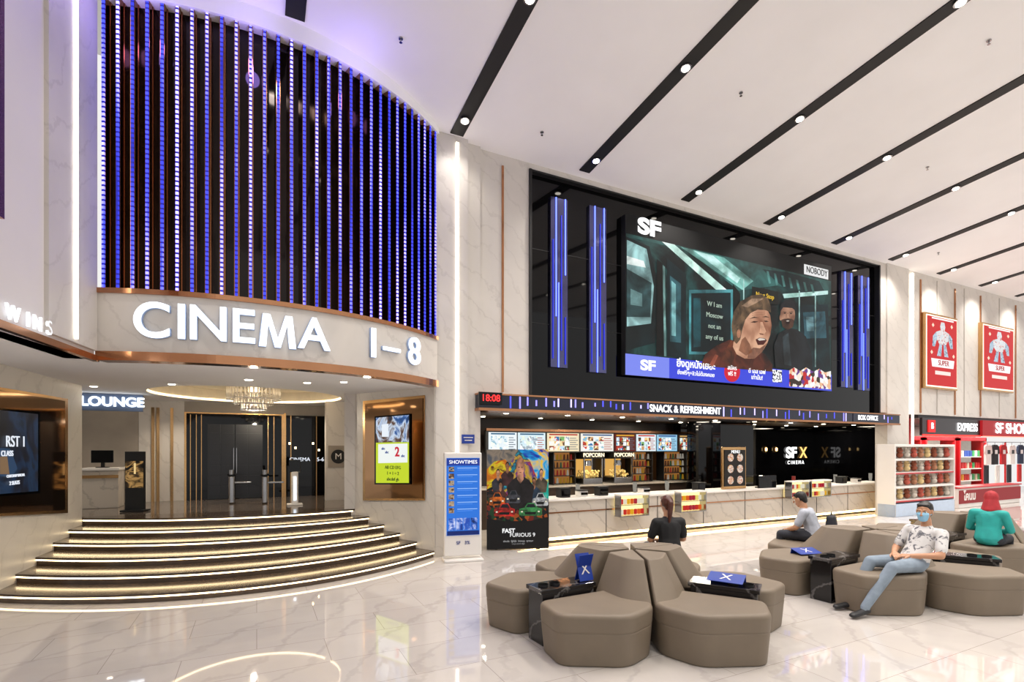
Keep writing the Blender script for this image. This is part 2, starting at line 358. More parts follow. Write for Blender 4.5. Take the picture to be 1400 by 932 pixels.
pl([(496,548),(581,540),(581,684),(496,684)],M_GOLD,.02*sg1,'frame')
pl([(499,552),(578,544),(578,681),(499,681)],M_MIR,.03*sg1,'mirror')
pl([(512,569),(561,565),(561,662),(512,662)],M_BLACK,.05*sg1,'bezel')
pl([(514,571),(559,567),(559,604),(514,605)],emnoise(['#1a3050','#2a5a9c','#c8d8ec','#5c4030','#1a2436'],2.6,1),.055*sg1,'image')
pl([(522,580),(531,579),(531,597),(522,597)],em('#e6eef6',1),.058*sg1,'image_card')
pl([(514,605),(559,604),(559,660),(514,660)],em('#c3d62e',1),.055*sg1,'offer_panel')
pl([(517,607),(557,606),(557,632),(517,633)],em('#eef3f0',1),.06*sg1,'offer_card')
ar=math.atan2(Rw1[1]-Rw0[1],Rw1[0]-Rw0[0])+math.pi
p=ppt(543,618,Rw0,Rw1,.07*sg1); text('figure','2',p,.24,em('#c8203a',1),e,rz=ar,off=.006)
for i,sx_ in enumerate((524,529,551)):
    p=ppt(sx_,613+i*5,Rw0,Rw1,.07*sg1); text('small','abc',p,.07,em('#20408a',1),e,rz=ar)
for i in range(3):
    p=ppt(537,639+i*8,Rw0,Rw1,.07*sg1); text('line_%d'%i,['AB CD EFG','1 + 1 = 2','abcdef gh'][i],p,.085,em('#31461a',1),e,rz=ar)
e=empty('advertising_display'); P2=(Lw0,Lw1); sg2=toward(P2)
pl([(-12,527),(93,545),(93,701),(-12,706)],M_GOLD,.02*sg2,'frame',P2)
pl([(-12,531),(89,548),(89,697),(-12,702)],M_MIR,.03*sg2,'mirror',P2)
pl([(-12,556),(55,563),(55,674),(-12,679)],M_BLACK,.05*sg2,'bezel',P2)
pl([(-12,559),(52,566),(52,671),(-12,676)],emnoise(['#03060e','#061226','#12304e','#050914'],1.5,.8),.055*sg2,'image',P2)
al=math.atan2(Lw1[1]-Lw0[1],Lw1[0]-Lw0[0])
for s_,px,py,sz in (('RST 1',22,604,.2),('CLASS',10,606+14,.1),('CATCH UP SPECIAL',22,650,.05),('2 SEATS',20,660,.07)):
    p=ppt(px,py,Lw0,Lw1,.07*sg2); text('line','%s'%s_,p,sz,em('#e8eef8',1),e,rz=al)
pl([(-4,612),(14,613),(24,640),(16,652),(-4,650)],em('#203c5a',1),.06*sg2,'seat_picture',P2); pl([(0,624),(10,624),(13,648),(0,648)],em('#7a6046',1),.062*sg2,'sitter_picture',P2)
e=empty('double_door'); 
def hbz(x0,x1,z0,z1,m,off,name,th=.02,E=None):
    a=wpt(x0,600,YH-off); b_=wpt(x1,600,YH-off); return bx(name,a.x,b_.x,YH-off-th,YH-off+th,z0,z1,m,E or e)
zb=PZ; DLF=mat('#08070a',.3,0,.2,3); PAD=mat('#0e0c12',.3,0,.1,3)
hbz(252,388,zb,2.72,M_GOLD,.02,'frame'); hbz(255,385,zb,2.69,M_BLACK,.05,'surround')
hbz(284,321,zb+.02,2.45,DLF,.09,'leaf_left'); hbz(322,359,zb+.02,2.45,DLF,.09,'leaf_right')
for j in range(7):
    for i in range(4):
        x0=286+i*18.4; hbz(x0,x0+15.5,zb+.1+.24*j,zb+.31+.24*j,PAD,.115,'pad',.01)
hbz(319,320,1.3,1.9,M_STEEL,.15,'handle_left'); hbz(323,324,1.3,1.9,M_STEEL,.15,'handle_right')
for px in (260,268,275,366,374): hbz(px,px+1,zb,2.66,M_GOLD,.08,'rib')
e=empty('bronze_wall_batten')
hbz(190,252,zb,2.96,M_WALL,.0,'panel')
for px in (207,214,233): hbz(px,px+4,zb,2.8,M_GOLD,.03,'batten')
e=empty('mirror_wall_panel'); hbz(390,446,zb,2.7,M_BLACK,.03,'glass'); hbz(388,391,zb,2.75,M_GOLD,.05,'edge')
for px in (397,432): hbz(px,px+1.2,zb,2.7,M_GOLD,.06,'rib')
p=wpt(410,628,YH-.08); text('label','CINEMA',p,.13,em('#eef4ff',1.2),e); p=wpt(438,628,YH-.08); text('label_2','5-6',p,.13,em('#eef4ff',1.2),e)
for i,(px,py) in enumerate(((396,606),(404,612),(428,606),(436,615))):
    p=wpt(px,py,YH-.08); cyl('lamp_reflection_%d'%i,p,.02,.05,em('#ffe0a0',8),e,10)  # added glowing studs that imitate small lights reflected in the dark mirror
e=empty('marble_pier'); a=wpt(446,600,12.3); b_=wpt(478,600,12.3)
bx('pier',a.x,b_.x,12.3,12.6,zb,2.96,M_WALL,e); c_=(a.x+b_.x)/2
bx('notice',c_-.22,c_+.22,12.27,12.3,1.45,1.95,mat('#9a8f82',.5),e); cyl('emblem',(c_,12.255,1.7),.16,.02,M_BLKM,e,rot=Matrix.Rotation(math.pi/2,4,'X')); text('mark','M',(c_,12.24,1.7),.2,M_WHITE,e)
e=empty('lounge_counter'); a=wpt(116,600,12.9); b_=wpt(165,600,12.9)
bx('body',a.x,b_.x,12.7,13.2,zb,1.45,M_COUNTER,e,.01); bx('top',a.x-.03,b_.x+.03,12.66,13.24,1.45,1.5,M_WHITE,e,.008); bx('band',a.x,b_.x,12.68,12.72,1.3,1.36,M_GOLD,e)
e=empty('desktop_monitor'); x=wpt(140,600,12.9).x; bx('screen',x-.18,x+.18,12.88,12.92,1.6,1.85,M_BLACK,e,.008); bx('stand',x-.03,x+.03,12.92,12.96,1.5,1.7,M_BLKM,e); bx('foot',x-.1,x+.1,12.85,13.0,1.5,1.515,M_BLKM,e)
e=empty('lounge_sign'); p=wpt(148,553,12.4); bx('panel',p.x-1.0,p.x+.55,12.42,12.5,2.62,2.95,mat('#5c6c88',.3),e); text('letters',"S LOUNGE",(p.x-.02,12.40,2.79),.25,em('#f0f8ff',2.4),e,ext=.02,off=.006)
e=empty('standee_sign'); p=fpt(185,699,PZ); 
box('board',(p.x,p.y,1.28),(.34,.04,1.1),M_BLKM,e,rz=-.3,bevel=.005); box('picture',(p.x-.01,p.y-.025,1.4),(.3,.01,.5),emnoise(['#0c0a08','#3a2a18','#b08850','#0c0a08'],4,.9),e,rz=-.3); box('foot',(p.x,p.y,.72),(.4,.25,.03),M_BLKM,e,rz=-.3)
text('numeral','1',(p.x,p.y-.045,1.5),.3,em('#e8c88a',1),e,rz=-.3)
for px in (317,362):
    e=empty('ticket_gate'); p=fpt(px,688,PZ); p.y=min(p.y,12.9)
    box('post',(p.x,p.y,PZ+.3),(.12,.2,.6),M_STEEL,e,bevel=.03); box('cap',(p.x,p.y,PZ+.62),(.16,.26,.05),M_BLACK,e,bevel=.02); cyl('reader',(p.x,p.y-.1,PZ+.68),.05,.1,M_STEEL,e)
    box('arm',(p.x+.2,p.y,PZ+.45),(.35,.04,.04),M_STEEL,e,bevel=.01)
e=empty('information_kiosk'); p=fpt(403,690,PZ); box('post',(p.x,p.y,PZ+.35),(.13,.13,.7),M_WHITE,e,bevel=.02); box('lamp',(p.x,p.y-.07,PZ+.35),(.05,.01,.5),em('#e8f2ff',2),e); box('screen',(p.x,p.y,PZ+.82),(.22,.08,.26),M_BLACK,e,bevel=.01); box('base',(p.x,p.y,PZ+.015),(.3,.25,.03),M_WHITE,e,bevel=.01)
for (px,py) in ((22,517),(75,519),(128,527),(470,521),(502,514),(235,524),(150,543),(420,522),(340,518)):
    t=1.06*F/(HY-py); rx,ry=ray(px)
    if ry*t<YH: 
        e=empty('recessed_downlight'); cyl('lens',(rx*t,ry*t,2.945),.05,.012,em('#fff2d8',14),e,16); cyl('ring',(rx*t,ry*t,2.952),.07,.01,M_WHITE,e,20)
def area(name,loc,size,en,col,rot=(0,0,0),sy=None):
    l=bpy.data.lights.new(name,'AREA'); l.energy=en; l.color=col; l.size=size
    if sy: l.shape='RECTANGLE'; l.size_y=sy
    o=bpy.data.objects.new(name,l); COL.objects.link(o); o.location=loc; o.rotation_euler=rot; return o
def point(name,loc,en,col,r=.1):
    l=bpy.data.lights.new(name,'POINT'); l.energy=en; l.color=col; l.shadow_soft_size=r
    o=bpy.data.objects.new(name,l); COL.objects.link(o); o.location=loc; return o
point('hall_lamp',(DCx,DCy,2.56),30,(1,.87,.68),.04)
for x,y,en_ in ((-1.6,9.2,62),(1.0,9.0,62),(-2.3,7.0,16),(-4,12.2,70),(.8,12.6,70),(-1.5,12.9,70),(-.4,8.4,40)):
    l=bpy.data.lights.new('hall_spot','SPOT'); l.energy=en_; l.spot_size=2.4; l.spot_blend=1; l.color=(1,.87,.7); l.shadow_soft_size=.06
    o=bpy.data.objects.new('hall_spot',l); COL.objects.link(o); o.location=(x,y,2.9)
# ================================================================= VIDEO WALL
e=empty('black_glass_surround')
bx('glass',X723,X1202,8.80,8.9,2.9,7.29,M_BLACK,e)
for z in (4.35,5.8): bx('joint',X723,X1202,8.795,8.80,z,z+.012,M_BLKM,e)
bx('frame_left',X723,X723+.05,8.66,8.8,2.9,7.28,M_BLKM,e); bx('frame_top',X723,X1202,8.68,8.8,7.25,7.285,M_BLKM,e); bx('frame_right',X1202-.06,X1202,8.66,8.8,2.9,7.28,M_BLKM,e)
e=empty('blue_light_columns')
M_BL=em('#5a6cff',3.2); M_BL2=em('#2a33c0',1.31)
for (x0,x1,y0,y1) in ((753,776,268,503),(806,829,280,510),(1150,1166,370,530),(1173,1189,376,534)):
    a=wpt(x0,y0,8.74); b_=wpt(x1,y1,8.74); zt=a.z; z0=b_.z; w=b_.x-a.x
    bx('column',a.x,b_.x,8.74,8.8,z0,zt,mat('#5a5a80',.12,.9,.1,2),e)
    for k,(u,f0,f1,mm) in enumerate(((.12,.05,.75,M_BL2),(.3,.3,1,M_BL),(.45,.0,.5,M_BL),(.62,.1,.9,M_BL2),(.85,.55,1,M_BL),(.85,.02,.3,M_BL2))):
        bx('tube',a.x+w*u-.009,a.x+w*u+.009,8.72,8.735,z0+(zt-z0)*f0,z0+(zt-z0)*f1,mm,e)
v=empty('video_wall')
a=wpt(855,292,8.66); b_=wpt(1137,534,8.66)
bx('cabinet',a.x,b_.x,8.66,8.8,b_.z,a.z,M_BLKM,v,.005)
Yd=8.652
def V(pp,m,off=0,name='graphic'): return wpoly(name,pp,m,Yd-off*.0025,v)
def top(x): return 292+(x-855)*.2558
def bot(x): return 512+(x-855)*.080
def mid(x,f): return top(x)+(bot(x)-top(x))*f
def band(x0,x1,f0,f1,m,off,name='graphic'): return V([(x0,mid(x0,f0)),(x1,mid(x1,f0)),(x1,mid(x1,f1)),(x0,mid(x0,f1))],m,off,name)
def dim(c,f):
    c=c.lstrip('#'); return '#'+''.join('%02x'%max(0,min(255,int(int(c[i:i+2],16)*f))) for i in (0,2,4))
def tone(c,sc=1.6,k=.45): return emnoise([dim(c,1-k),c,dim(c,1+k)],sc,1,dist=.8,detail=6)
def Q(c,m,off,name='graphic'): V([(x,mid(x,f)) for x,f in c],tone(m),off,name)
band(855,1137,0,1,em('#020304',1),0,'black_field')
band(856,1136,.12,.865,emnoise(['#030708','#0a1a1b','#1c4442','#060c0e'],1.1,1,dist=.6),1,'film_frame')
Q([(856,.12),(1134,.12),(1134,.22),(1060,.25),(1010,.34),(940,.14),(856,.14)],'#244845',2,'carriage_ceiling')
Q([(905,.12),(922,.12),(1008,.40),(1000,.44)],'#c7f0e4',3,'strip_light')
Q([(930,.125),(990,.13),(1030,.25),(1015,.33)],'#5f9088',3,'ceiling_panel_left'); Q([(948,.13),(975,.135),(1012,.25),(1008,.29)],'#96c8be',4,'ceiling_glare')
Q([(1042,.15),(1075,.13),(1120,.14),(1128,.22),(1080,.28)],'#0e2224',4,'vent'); 
for k in range(7): Q([(1048+k*10,.155+.004*k),(1051+k*10,.155+.004*k),(1054+k*10,.24),(1051+k*10,.245)],'#3c6662',5,'grille')
Q([(1070,.30),(1132,.20),(1132,.23),(1072,.33)],'#9cc8be',5,'strip_light_right')
Q([(856,.14),(888,.17),(902,.45),(896,.78),(856,.85)],'#0a1618',2,'door_left')
Q([(857,.16),(884,.19),(894,.42),(890,.66),(857,.70)],'#7fa4a4',3,'window_left')
Q([(857,.34),(891,.40),(889,.62),(857,.64)],'#2b4446',4,'window_shade'); Q([(857,.26),(880,.27),(883,.31),(857,.31)],'#dceae6',5,'glare'); Q([(862,.46),(878,.48),(878,.56),(862,.56)],'#5e8080',5,'glare')
Q([(898,.24),(906,.26),(908,.86),(897,.86)],'#020405',5,'door_post'); Q([(906,.27),(909,.28),(911,.86),(908,.86)],'#6c9490',5,'door_edge')
Q([(912,.22),(938,.30),(938,.86),(912,.86)],'#0a1a1d',3,'door_panel')
Q([(916,.33),(931,.37),(931,.76),(916,.76)],'#24444a',4,'door_glass'); Q([(918,.36),(924,.38),(924,.72),(918,.72)],'#5e8a8c',5,'reflection')
Q([(942,.40),(1002,.34),(1002,.80),(942,.83)],'#3a747a',4,'notice_frame')
Q([(945,.42),(999,.365),(999,.785),(945,.81)],'#061a1e',5,'notice_board')
Q([(948,.45),(958,.44),(958,.77),(948,.78)],'#123a40',6,'board_column')
for i,s_ in enumerate(('W I am','Moscow','not an','any of us')):
    p=wpt(977,mid(977,.47+.075*i),Yd-.018); text('notice_text',s_,p,.16,em('#a8bcac',1),v)
Q([(1028,.29),(1064,.29),(1064,.39),(1028,.39)],'#060a06',5,'matrix_sign'); p=wpt(1046,mid(1046,.34),Yd-.016); text('matrix_text','Next Stop',p,.16,em('#e8be3a',1),v)
Q([(1002,.3),(1012,.36),(1012,.8),(1002,.8)],'#040a0b',5,'door_jamb')
for x in (1016,1092,1114): Q([(x,.25),(x+1.6,.25),(x+1.6,.82),(x,.82)],'#7d9c98',6,'grab_pole')
Q([(1094,.36),(1132,.31),(1134,.68),(1096,.68)],'#0b2026',3,'window_right')
Q([(1098,.41),(1128,.37),(1130,.58),(1100,.61)],'#2e5a66',4,'window_right_glass'); Q([(1102,.44),(1112,.43),(1113,.54),(1103,.55)],'#6f9ca4',5,'reflection')
Q([(1100,.66),(1134,.62),(1136,.86),(1100,.86)],'#10262a',4,'seat_back')
def ell(cx,cy,rx,ry,m,off,a0=0,a1=360,rot=0,name='shape'):
    P=[]
    for i in range(24):
        t=math.radians(a0+(a1-a0)*i/(23 if a1-a0<360 else 24)); x,y=rx*math.cos(t),ry*math.sin(t); c,s=math.cos(rot),math.sin(rot)
        P.append((cx+x*c-y*s,cy+x*s+y*c))
    V(P,m,off,name)
SKA=emnoise(['#8a563e','#b8866a','#e0b090'],1.5,1,dist=.3,detail=3); SKB=emnoise(['#7a5240','#a67c64','#c89c80'],2.2,1,dist=.3,detail=3)
V([(1060,502),(1058,472),(1065,455),(1077,448),(1090,450),(1102,460),(1109,480),(1112,508)],tone('#14181b'),7,'rear_man_coat'); V([(1070,460),(1078,455),(1082,500),(1072,498)],tone('#2c363a'),8,'coat_panel')
ell(1077,430,10,17,SKB,8,name='rear_man_face'); ell(1067.5,434,1.8,4,SKB,8,name='ear'); V([(1066,427),(1067,416),(1073,410),(1080,409),(1086,413),(1088,425),(1083,421),(1071,420)],tone('#17171a'),9,'rear_man_cap')
V([(1068,437),(1073,435.5),(1082,435.5),(1086,438),(1084,447),(1077,451),(1070,447)],tone('#3a241a',3),9,'beard'); ell(1077,440.5,2.8,2.8,em('#1a0606',1),10,name='open_mouth'); ell(1077,438.6,2,.7,em('#d8ccc0',1),11,name='teeth'); ell(1073,428,1.7,.8,em('#120c0a',1),10,name='eye'); ell(1081.5,428.5,1.7,.8,em('#120c0a',1),10,name='eye'); V([(1070.5,425.6),(1075.5,426.4),(1075.5,427.1),(1070.5,426.4)],em('#2c1a12',1),10,'brow'); V([(1079,426.6),(1084,426),(1084,426.8),(1079,427.3)],em('#2c1a12',1),10,'brow'); V([(1076.3,429),(1078,429),(1079.5,434.5),(1075.5,434.5)],tone('#b88c70',3,.2),10,'nose')
V([(958,500),(964,484),(980,472),(998,464),(1020,470),(1046,484),(1056,498),(1056,508)],tone('#461f14',2.2,.5),9,'front_man_jacket')
V([(985,490),(1000,464),(1010,478),(998,502)],tone('#68341f',2.5,.4),10,'collar'); V([(970,498),(978,484),(982,486),(975,501)],tone('#6e3828'),10,'jacket_fold')
V([(1002,474),(1005,452),(1011,436),(1022,424),(1037,417),(1048,421),(1053,431),(1055,445),(1053,458),(1049,469),(1042,481),(1032,490),(1018,490),(1007,484)],SKA,11,'front_man_face')
V([(1003,466),(1000,446),(1003,426),(1012,412),(1027,404),(1041,402),(1050,408),(1054,418),(1054,427),(1047,424),(1036,423),(1026,428),(1019,437),(1015,450),(1012,464),(1007,470)],tone('#54412f',4,.4),12,'front_man_hair'); V([(1014,418),(1028,408),(1044,408),(1034,414),(1022,420)],tone('#8a705a',4,.3),13,'hair_light')
V([(1014,464),(1019,460),(1025,470),(1029,481),(1020,486),(1010,479)],tone('#8a5a42',3,.15),12,'cheek_shadow')
V([(1024,480),(1030,475),(1039,476),(1046,471),(1049,468),(1042,481),(1032,490),(1022,489)],tone('#7a5240',4,.2),12,'stubble')
V([(1026,440.5),(1031,438.6),(1037,439.4),(1032,441.2)],em('#3b2018',1),13,'eye_closed'); V([(1043.5,438.6),(1047.5,438),(1051.5,439.4),(1047,440.2)],em('#3b2018',1),13,'eye_closed'); V([(1024,436),(1031,432.6),(1038,434.4),(1031,434.6)],em('#4c3426',1),13,'brow'); V([(1042,433.4),(1047,431.6),(1052.5,434),(1047,433.6)],em('#4c3426',1),13,'brow')
for q_ in (0,2.6): V([(1028,428+q_),(1046,426+q_),(1046,426.5+q_),(1028,428.6+q_)],em('#8a5c44',1),13,'forehead_line')
V([(1039.5,440),(1042.5,440),(1047.5,453),(1045,456.5),(1038,455),(1039,450)],tone('#cc9a7c',3,.12),13,'nose'); V([(1038,455.2),(1045,456.6),(1043,457.6),(1039,457)],em('#6a3a28',1),14,'nostril'); V([(1033,464),(1038,461.4),(1045,462),(1048.5,465),(1044,471),(1036,471.5)],em('#4a1814',1),13,'mouth'); V([(1035.5,463.4),(1039,462),(1045,462.8),(1046.5,464.6),(1038,465.6)],em('#dcd0c4',1),14,'teeth'); ell(1010,456,2.6,6,tone('#a87458',3,.2),13,name='ear')
p=wpt(888,312,Yd-.02); text('logo','SF',p,.46,em('#ffffff',1.35),v,off=.02,sx=1.5)
p=wpt(1117,371,Yd-.02); bx('film_title_plate',p.x-.52,p.x+.5,Yd-.012,Yd-.004,p.z-.14,p.z+.12,em('#e8e8e8',1),v); text('film_title','NOBODY',(p.x,Yd-.02,p.z-.01),.24,em('#101010',1),v,off=.0,sx=.86)
band(855,1080,.868,1,em('#3b49dc',1),3,'banner'); band(855,915,.868,1,em('#7c8af0',1),4,'banner_light'); band(1080,1137,.868,1,em('#4a57e0',1),4,'banner_right')
p=wpt(886,500,Yd-.02); text('banner_logo','SF',p,.3,em('#ffffff',1.2),v,off=.012,sx=1.5)
p=wpt(952,499,Yd-.02); text('banner_line_1','ยิ่งดูหนังเยอะ',p,.23,em('#ffffff',1.2),v,off=.004); p=wpt(952,511,Yd-.02); text('banner_line_2','ยิ่งฟรีๆ+ชิวไม่ต้องคอย',p,.13,em('#ffffff',1.2),v)
ell(1001,508,11,14,em('#d01830',1),8,name='badge'); p=wpt(1001,507,Yd-.025); text('badge_text','สมัคร\nฟรี !!',p,.14,em('#ffffff',1.2),v)
p=wpt(1035,512,Yd-.02); text('banner_line_3','ดี เอส เอฟ\nเท่านั้น!',p,.15,em('#ffffff',1.2),v)
V([(1056,505),(1069,506),(1069,523),(1056,522)],emnoise(['#ffffff','#101030','#ffffff','#202040'],24,1,'vor'),6,'qr_code')
V([(1079,506),(1086,502),(1094,507),(1102,502),(1112,508),(1120,504),(1128,509),(1136,507),(1136,532),(1079,528)],emnoise(['#f2e6d8','#c02a2a','#3a2a22','#e8b890','#f8f8f8','#6a3a8a'],9,1,'vor'),8,'cartoon_crowd')
# ================================================================= SIGN BAND
e=empty('snack_bar_fascia')
Yb=8.46; xa=wpt(655,0,Yb).x; xb=wpt(1230,0,Yb).x
bx('band',xa,xb,Yb,8.9,2.62,2.86,M_NAVY,e,.004); bx('trim_bottom',xa-.01,xb+.01,Yb-.02,8.9,2.57,2.62,M_BRONZE,e); bx('trim_top',xa-.01,xb+.01,Yb-.02,8.9,2.86,2.89,M_BRONZE,e)
for px in list(range(700,888,11))+list(range(990,1165,10))+[1205,1214,1222]:
    x=wpt(px+random.uniform(-4,4),0,Yb).x; z0=2.63+random.choice((0,.06,.1)); z1=2.85-random.choice((0,.05,.0)); bx('light_dash',x-.014,x+.014,Yb-.008,Yb,z0,z1,em(random.choice(('#8d86ff','#4a4ce0','#c6b8ff')),1.8),e)
p=wpt(938,0,Yb); bx('name_plate',wpt(890,0,Yb).x,wpt(986,0,Yb).x,Yb-.012,Yb,2.63,2.85,M_NAVY,e); text('name','SNACK & REFRESHMENT',(p.x,Yb-.02,2.74),.215,em('#ffffff',2),e,off=.003,sx=.9)
p=wpt(1186,0,Yb); bx('name_plate_2',wpt(1166,0,Yb).x,wpt(1203,0,Yb).x,Yb-.012,Yb,2.63,2.85,M_NAVY,e); text('name_2','BOX OFFICE',(p.x,Yb-.02,2.74),.19,em('#ffffff',2),e,sx=.9)
e=empty('digital_clock'); p=wpt(670,0,Yb-.03); bx('case',p.x-.23,p.x+.23,Yb-.06,Yb-.03,2.68,2.9,M_BLACK,e,.005); text('digits','18:08',(p.x,Yb-.065,2.79),.17,em('#ff2a2a',2.5),e)
# ================================================================= SNACK BAR INTERIOR
YB=11.6
DW=mat('#231914',.35,0,.2,2)
bx('wall_snack_back',X655-.2,X1218+.4,YB,YB+.15,0,2.7,DW)
bx('wall_snack_left',X655-.2,X655-.05,9.0,YB,0,2.7,M_WALL)
bx('wall_snack_right',X1218+.3,X1218+.5,9.0,YB,0,2.95,M_BLACK)
bx('ceiling_snack',X655-.2,X1218+.5,8.9,YB,2.62,2.75,mat('#4a3c30',.4,0,.1,1))
for k in range(9):
    x=4.6+k*1.5
    for y in (9.5,10.7):
        e=empty('recessed_downlight'); cyl('lens',(x,y,2.608),.05,.012,em('#fff0d0',16),e,14); cyl('ring',(x,y,2.614),.07,.008,M_WHITE,e,18)
    if k%2==0: area('snack_lamp',(x,9.9,2.6),.5,48,(1,.88,.7))
e=empty('menu_board_row'); Ym=11.0
pics=[['#f4f6f6','#d9e4ea','#e8efe6','#8fb6c8'],['#c7dfe8','#ffffff','#dfe9d8','#9aa6b0'],['#c92a20','#e9c27a','#7a3018','#f2ead8'],['#e6e9ee','#c83a28','#f6f0e0','#4a6a8a'],['#b63320','#f4d78c','#e9e2d0','#7a2018'],['#e9f0f2','#6fb0d0','#ffffff','#ddb070'],['#2c6aa0','#e8f0f8','#d04040','#bcd8e8'],['#30241c','#c09060','#f0d8a0','#603020'],['#203028','#70a860','#e8e8d0','#a03020']]
edges_=[(668,706),(708,745),(748,791),(794,838),(840,868),(870,896),(898,925),(927,952),(954,980)]
bx('rail',wpt(664,0,Ym).x,wpt(984,0,Ym).x,Ym,Ym+.08,1.78,2.3,M_BLKM,e)
for i,(x0,x1) in enumerate(edges_):
    a=wpt(x0,0,Ym-.01).x; b_=wpt(x1,0,Ym-.01).x
    bx('board_%d'%i,a,b_,Ym-.03,Ym-.005,1.81,2.27,em(('#e4ecf0','#d4e6ec','#e8d8b4','#e8e4dc','#5a1a14','#d8e4ea','#8fc0dc','#2a1a14','#2a5a3a')[i],1.1),e)
    n_=4 if i>1 else 3
    for q_ in range(n_):
        for r_ in range(3):
            xx=a+.05+(b_-a)*.66*q_/n_; bx('dish_photo',xx,xx+(b_-a)*.66/n_-.02,Ym-.036,Ym-.03,1.84+.118*r_,1.945+.118*r_,emnoise(pics[(i+q_*2+r_)%9 if i>1 else i],16,1.1,'vor'),e)
    for j in range(6): bx('line',a+(b_-a)*.70,b_-.04-.05*(j%2),Ym-.036,Ym-.03,1.86+.055*j,1.877+.055*j,em('#b04030' if i%2 else '#5a6a78',1),e)
    bx('title_bar',a+.05,b_-.05,Ym-.036,Ym-.03,2.215,2.25,em(('#3a6a8a','#3a6a8a','#b02018','#2a5a8a','#d8a030','#c83020','#1a4a8a','#c8a060','#c8d060')[i],1),e)
bx('trim_menu',wpt(664,0,Ym).x,wpt(984,0,Ym).x,Ym-.05,Ym+.03,2.3,2.36,M_BRONZE)
e=empty('back_counter'); bx('body',4.2,11.0,10.9,11.55,0,.92,mat('#3a2e26',.3,0,.15,3),e); bx('top',4.18,11.05,10.85,11.55,.92,.96,M_COUNTER,e)
def popcorn(px,w):
    e=empty('popcorn_machine'); x=wpt(px,0,11.1).x
    bx('base',x-w,x+w,10.9,11.4,.96,1.12,M_STEEL,e,.01); bx('roof',x-w,x+w,10.88,11.4,1.62,1.8,M_BLKM,e,.01)
    for sx in (-1,1):
        for yy in (10.91,11.37): bx('post',x+sx*(w-.02)-.015,x+sx*(w-.02)+.015,yy-.015,yy+.015,1.12,1.62,M_STEEL,e)
    bx('backlight',x-w+.03,x+w-.03,11.36,11.38,1.14,1.6,em('#e8b05a',.9),e)
    bm=bmesh.new()
    for i in range(90): bmesh.ops.create_icosphere(bm,subdivisions=1,radius=.035,matrix=Matrix.Translation((x+random.uniform(-w+.07,w-.07),random.uniform(10.96,11.3),1.14+random.uniform(0,.16))))
    fin('popcorn',bm,mat('#f3d98c',.8,0,.1,20),e); cyl('kettle',(x,11.15,1.5),.11,.14,M_STEEL,e,r2=.09)
    text('sign','POPCORN',(x,10.87,1.71),.14,em('#ffe9c0',1.6),e,off=.002)
popcorn(805,.3); popcorn(846,.3)
for (p0,p1) in ((755,783),(862,888),(905,935)):
    e=empty('lit_bottle_shelf'); a=wpt(p0,0,11.2).x; b_=wpt(p1,0,11.2).x
    bx('back',a,b_,11.36,11.4,.96,1.78,em('#a8703a',.7),e)
    bx('side_l',a-.03,a,11.1,11.4,.96,1.8,M_BLKM,e); bx('side_r',b_,b_+.03,11.1,11.4,.96,1.8,M_BLKM,e)
    for j in range(4):
        z=.97+.2*j; bx('shelf',a,b_,11.12,11.36,z,z+.02,M_BLKM,e)
        nb=max(4,int((b_-a)/.09))
        for i in range(nb):
            c=random.choice(('#a9241c','#c09020','#c8c0b0','#2a5a3a','#5a3018'))
            x=a+(i+.5)*(b_-a)/nb; cyl('bottle',(x,11.2,z+.09),.032,.14,em(c,.4),e,10,r2=.02)
bx('wall_box_office',11.2,X1218+.3,11.3,11.6,0,2.62,M_BLACK)
e=empty('box_office_logo'); p=wpt(1086,620,11.28); text('letters','SF',(p.x-.18,11.26,p.z+.02),.5,em('#ffffff',2.2),e,off=.015,sx=1.2); text('letter_x','X',(p.x+.45,11.26,p.z+.02),.52,em('#d8a860',2),e,off=.01); text('caption','C I N E M A',(p.x+.05,11.26,p.z-.30),.17,em('#ffffff',2),e)
e=empty('box_office_logo'); p=wpt(1176,620,11.28); text('letters','SFX',(p.x,11.26,p.z),.45,em('#c8a060',1.2),e,off=.01); text('caption','C I N E M A',(p.x,11.26,p.z-.3),.16,em('#c8a060',1.2),e)
for px in (1046,1060,1122,1138,1150,1195): 
    e=empty('wall_sconce'); p=wpt(px,0,11.28); bx('plate',p.x-.04,p.x+.04,11.25,11.3,1.75,1.95,M_GOLD,e); bx('lamp',p.x-.025,p.x+.025,11.22,11.25,1.8,1.9,em('#ffd890',7),e)
e=empty('round_black_column'); p=wpt(965,0,10.2); cyl('shaft',(p.x,10.3,1.31),.42,2.62,M_BLACK,e,40); cyl('shoe',(p.x,10.3,.05),.45,.1,M_GOLD,e,40)
e=empty('square_black_column'); a=wpt(985,0,9.6).x; b_=wpt(1030,0,9.6).x; bx('shaft',a,b_,9.6,10.1,0,2.62,M_BLACK,e)
ct=empty('snack_counter')
xl=4.25; xr=X1218-.1; CT=.88
bx('plinth',xl+.05,xr,8.78,9.25,0,.12,M_BLKM,ct); bx('body',xl,xr,8.72,9.3,.12,CT-.04,M_COUNTER,ct,.005)
bx('top',xl-.03,xr+.02,8.68,9.35,CT-.04,CT,M_WHITE,ct,.006); bx('bronze_line',xl,xr,8.705,8.72,.6,.625,M_BRONZE,ct); bx('plinth_led',xl+.02,xr,8.73,8.77,.07,.11,em('#ffd28a',14),ct)
for k in range(9): x=xl+1.4*k+.9; bx('joint',x-.006,x+.006,8.712,8.72,.12,CT-.05,M_BLKM,ct)
bx('floor_glow_strip',xl+.02,xr,8.30,8.34,.0,.006,em('#ffd898',2.2),ct)  # added emissive strip on the floor, imitating the plinth LED's warm glow there
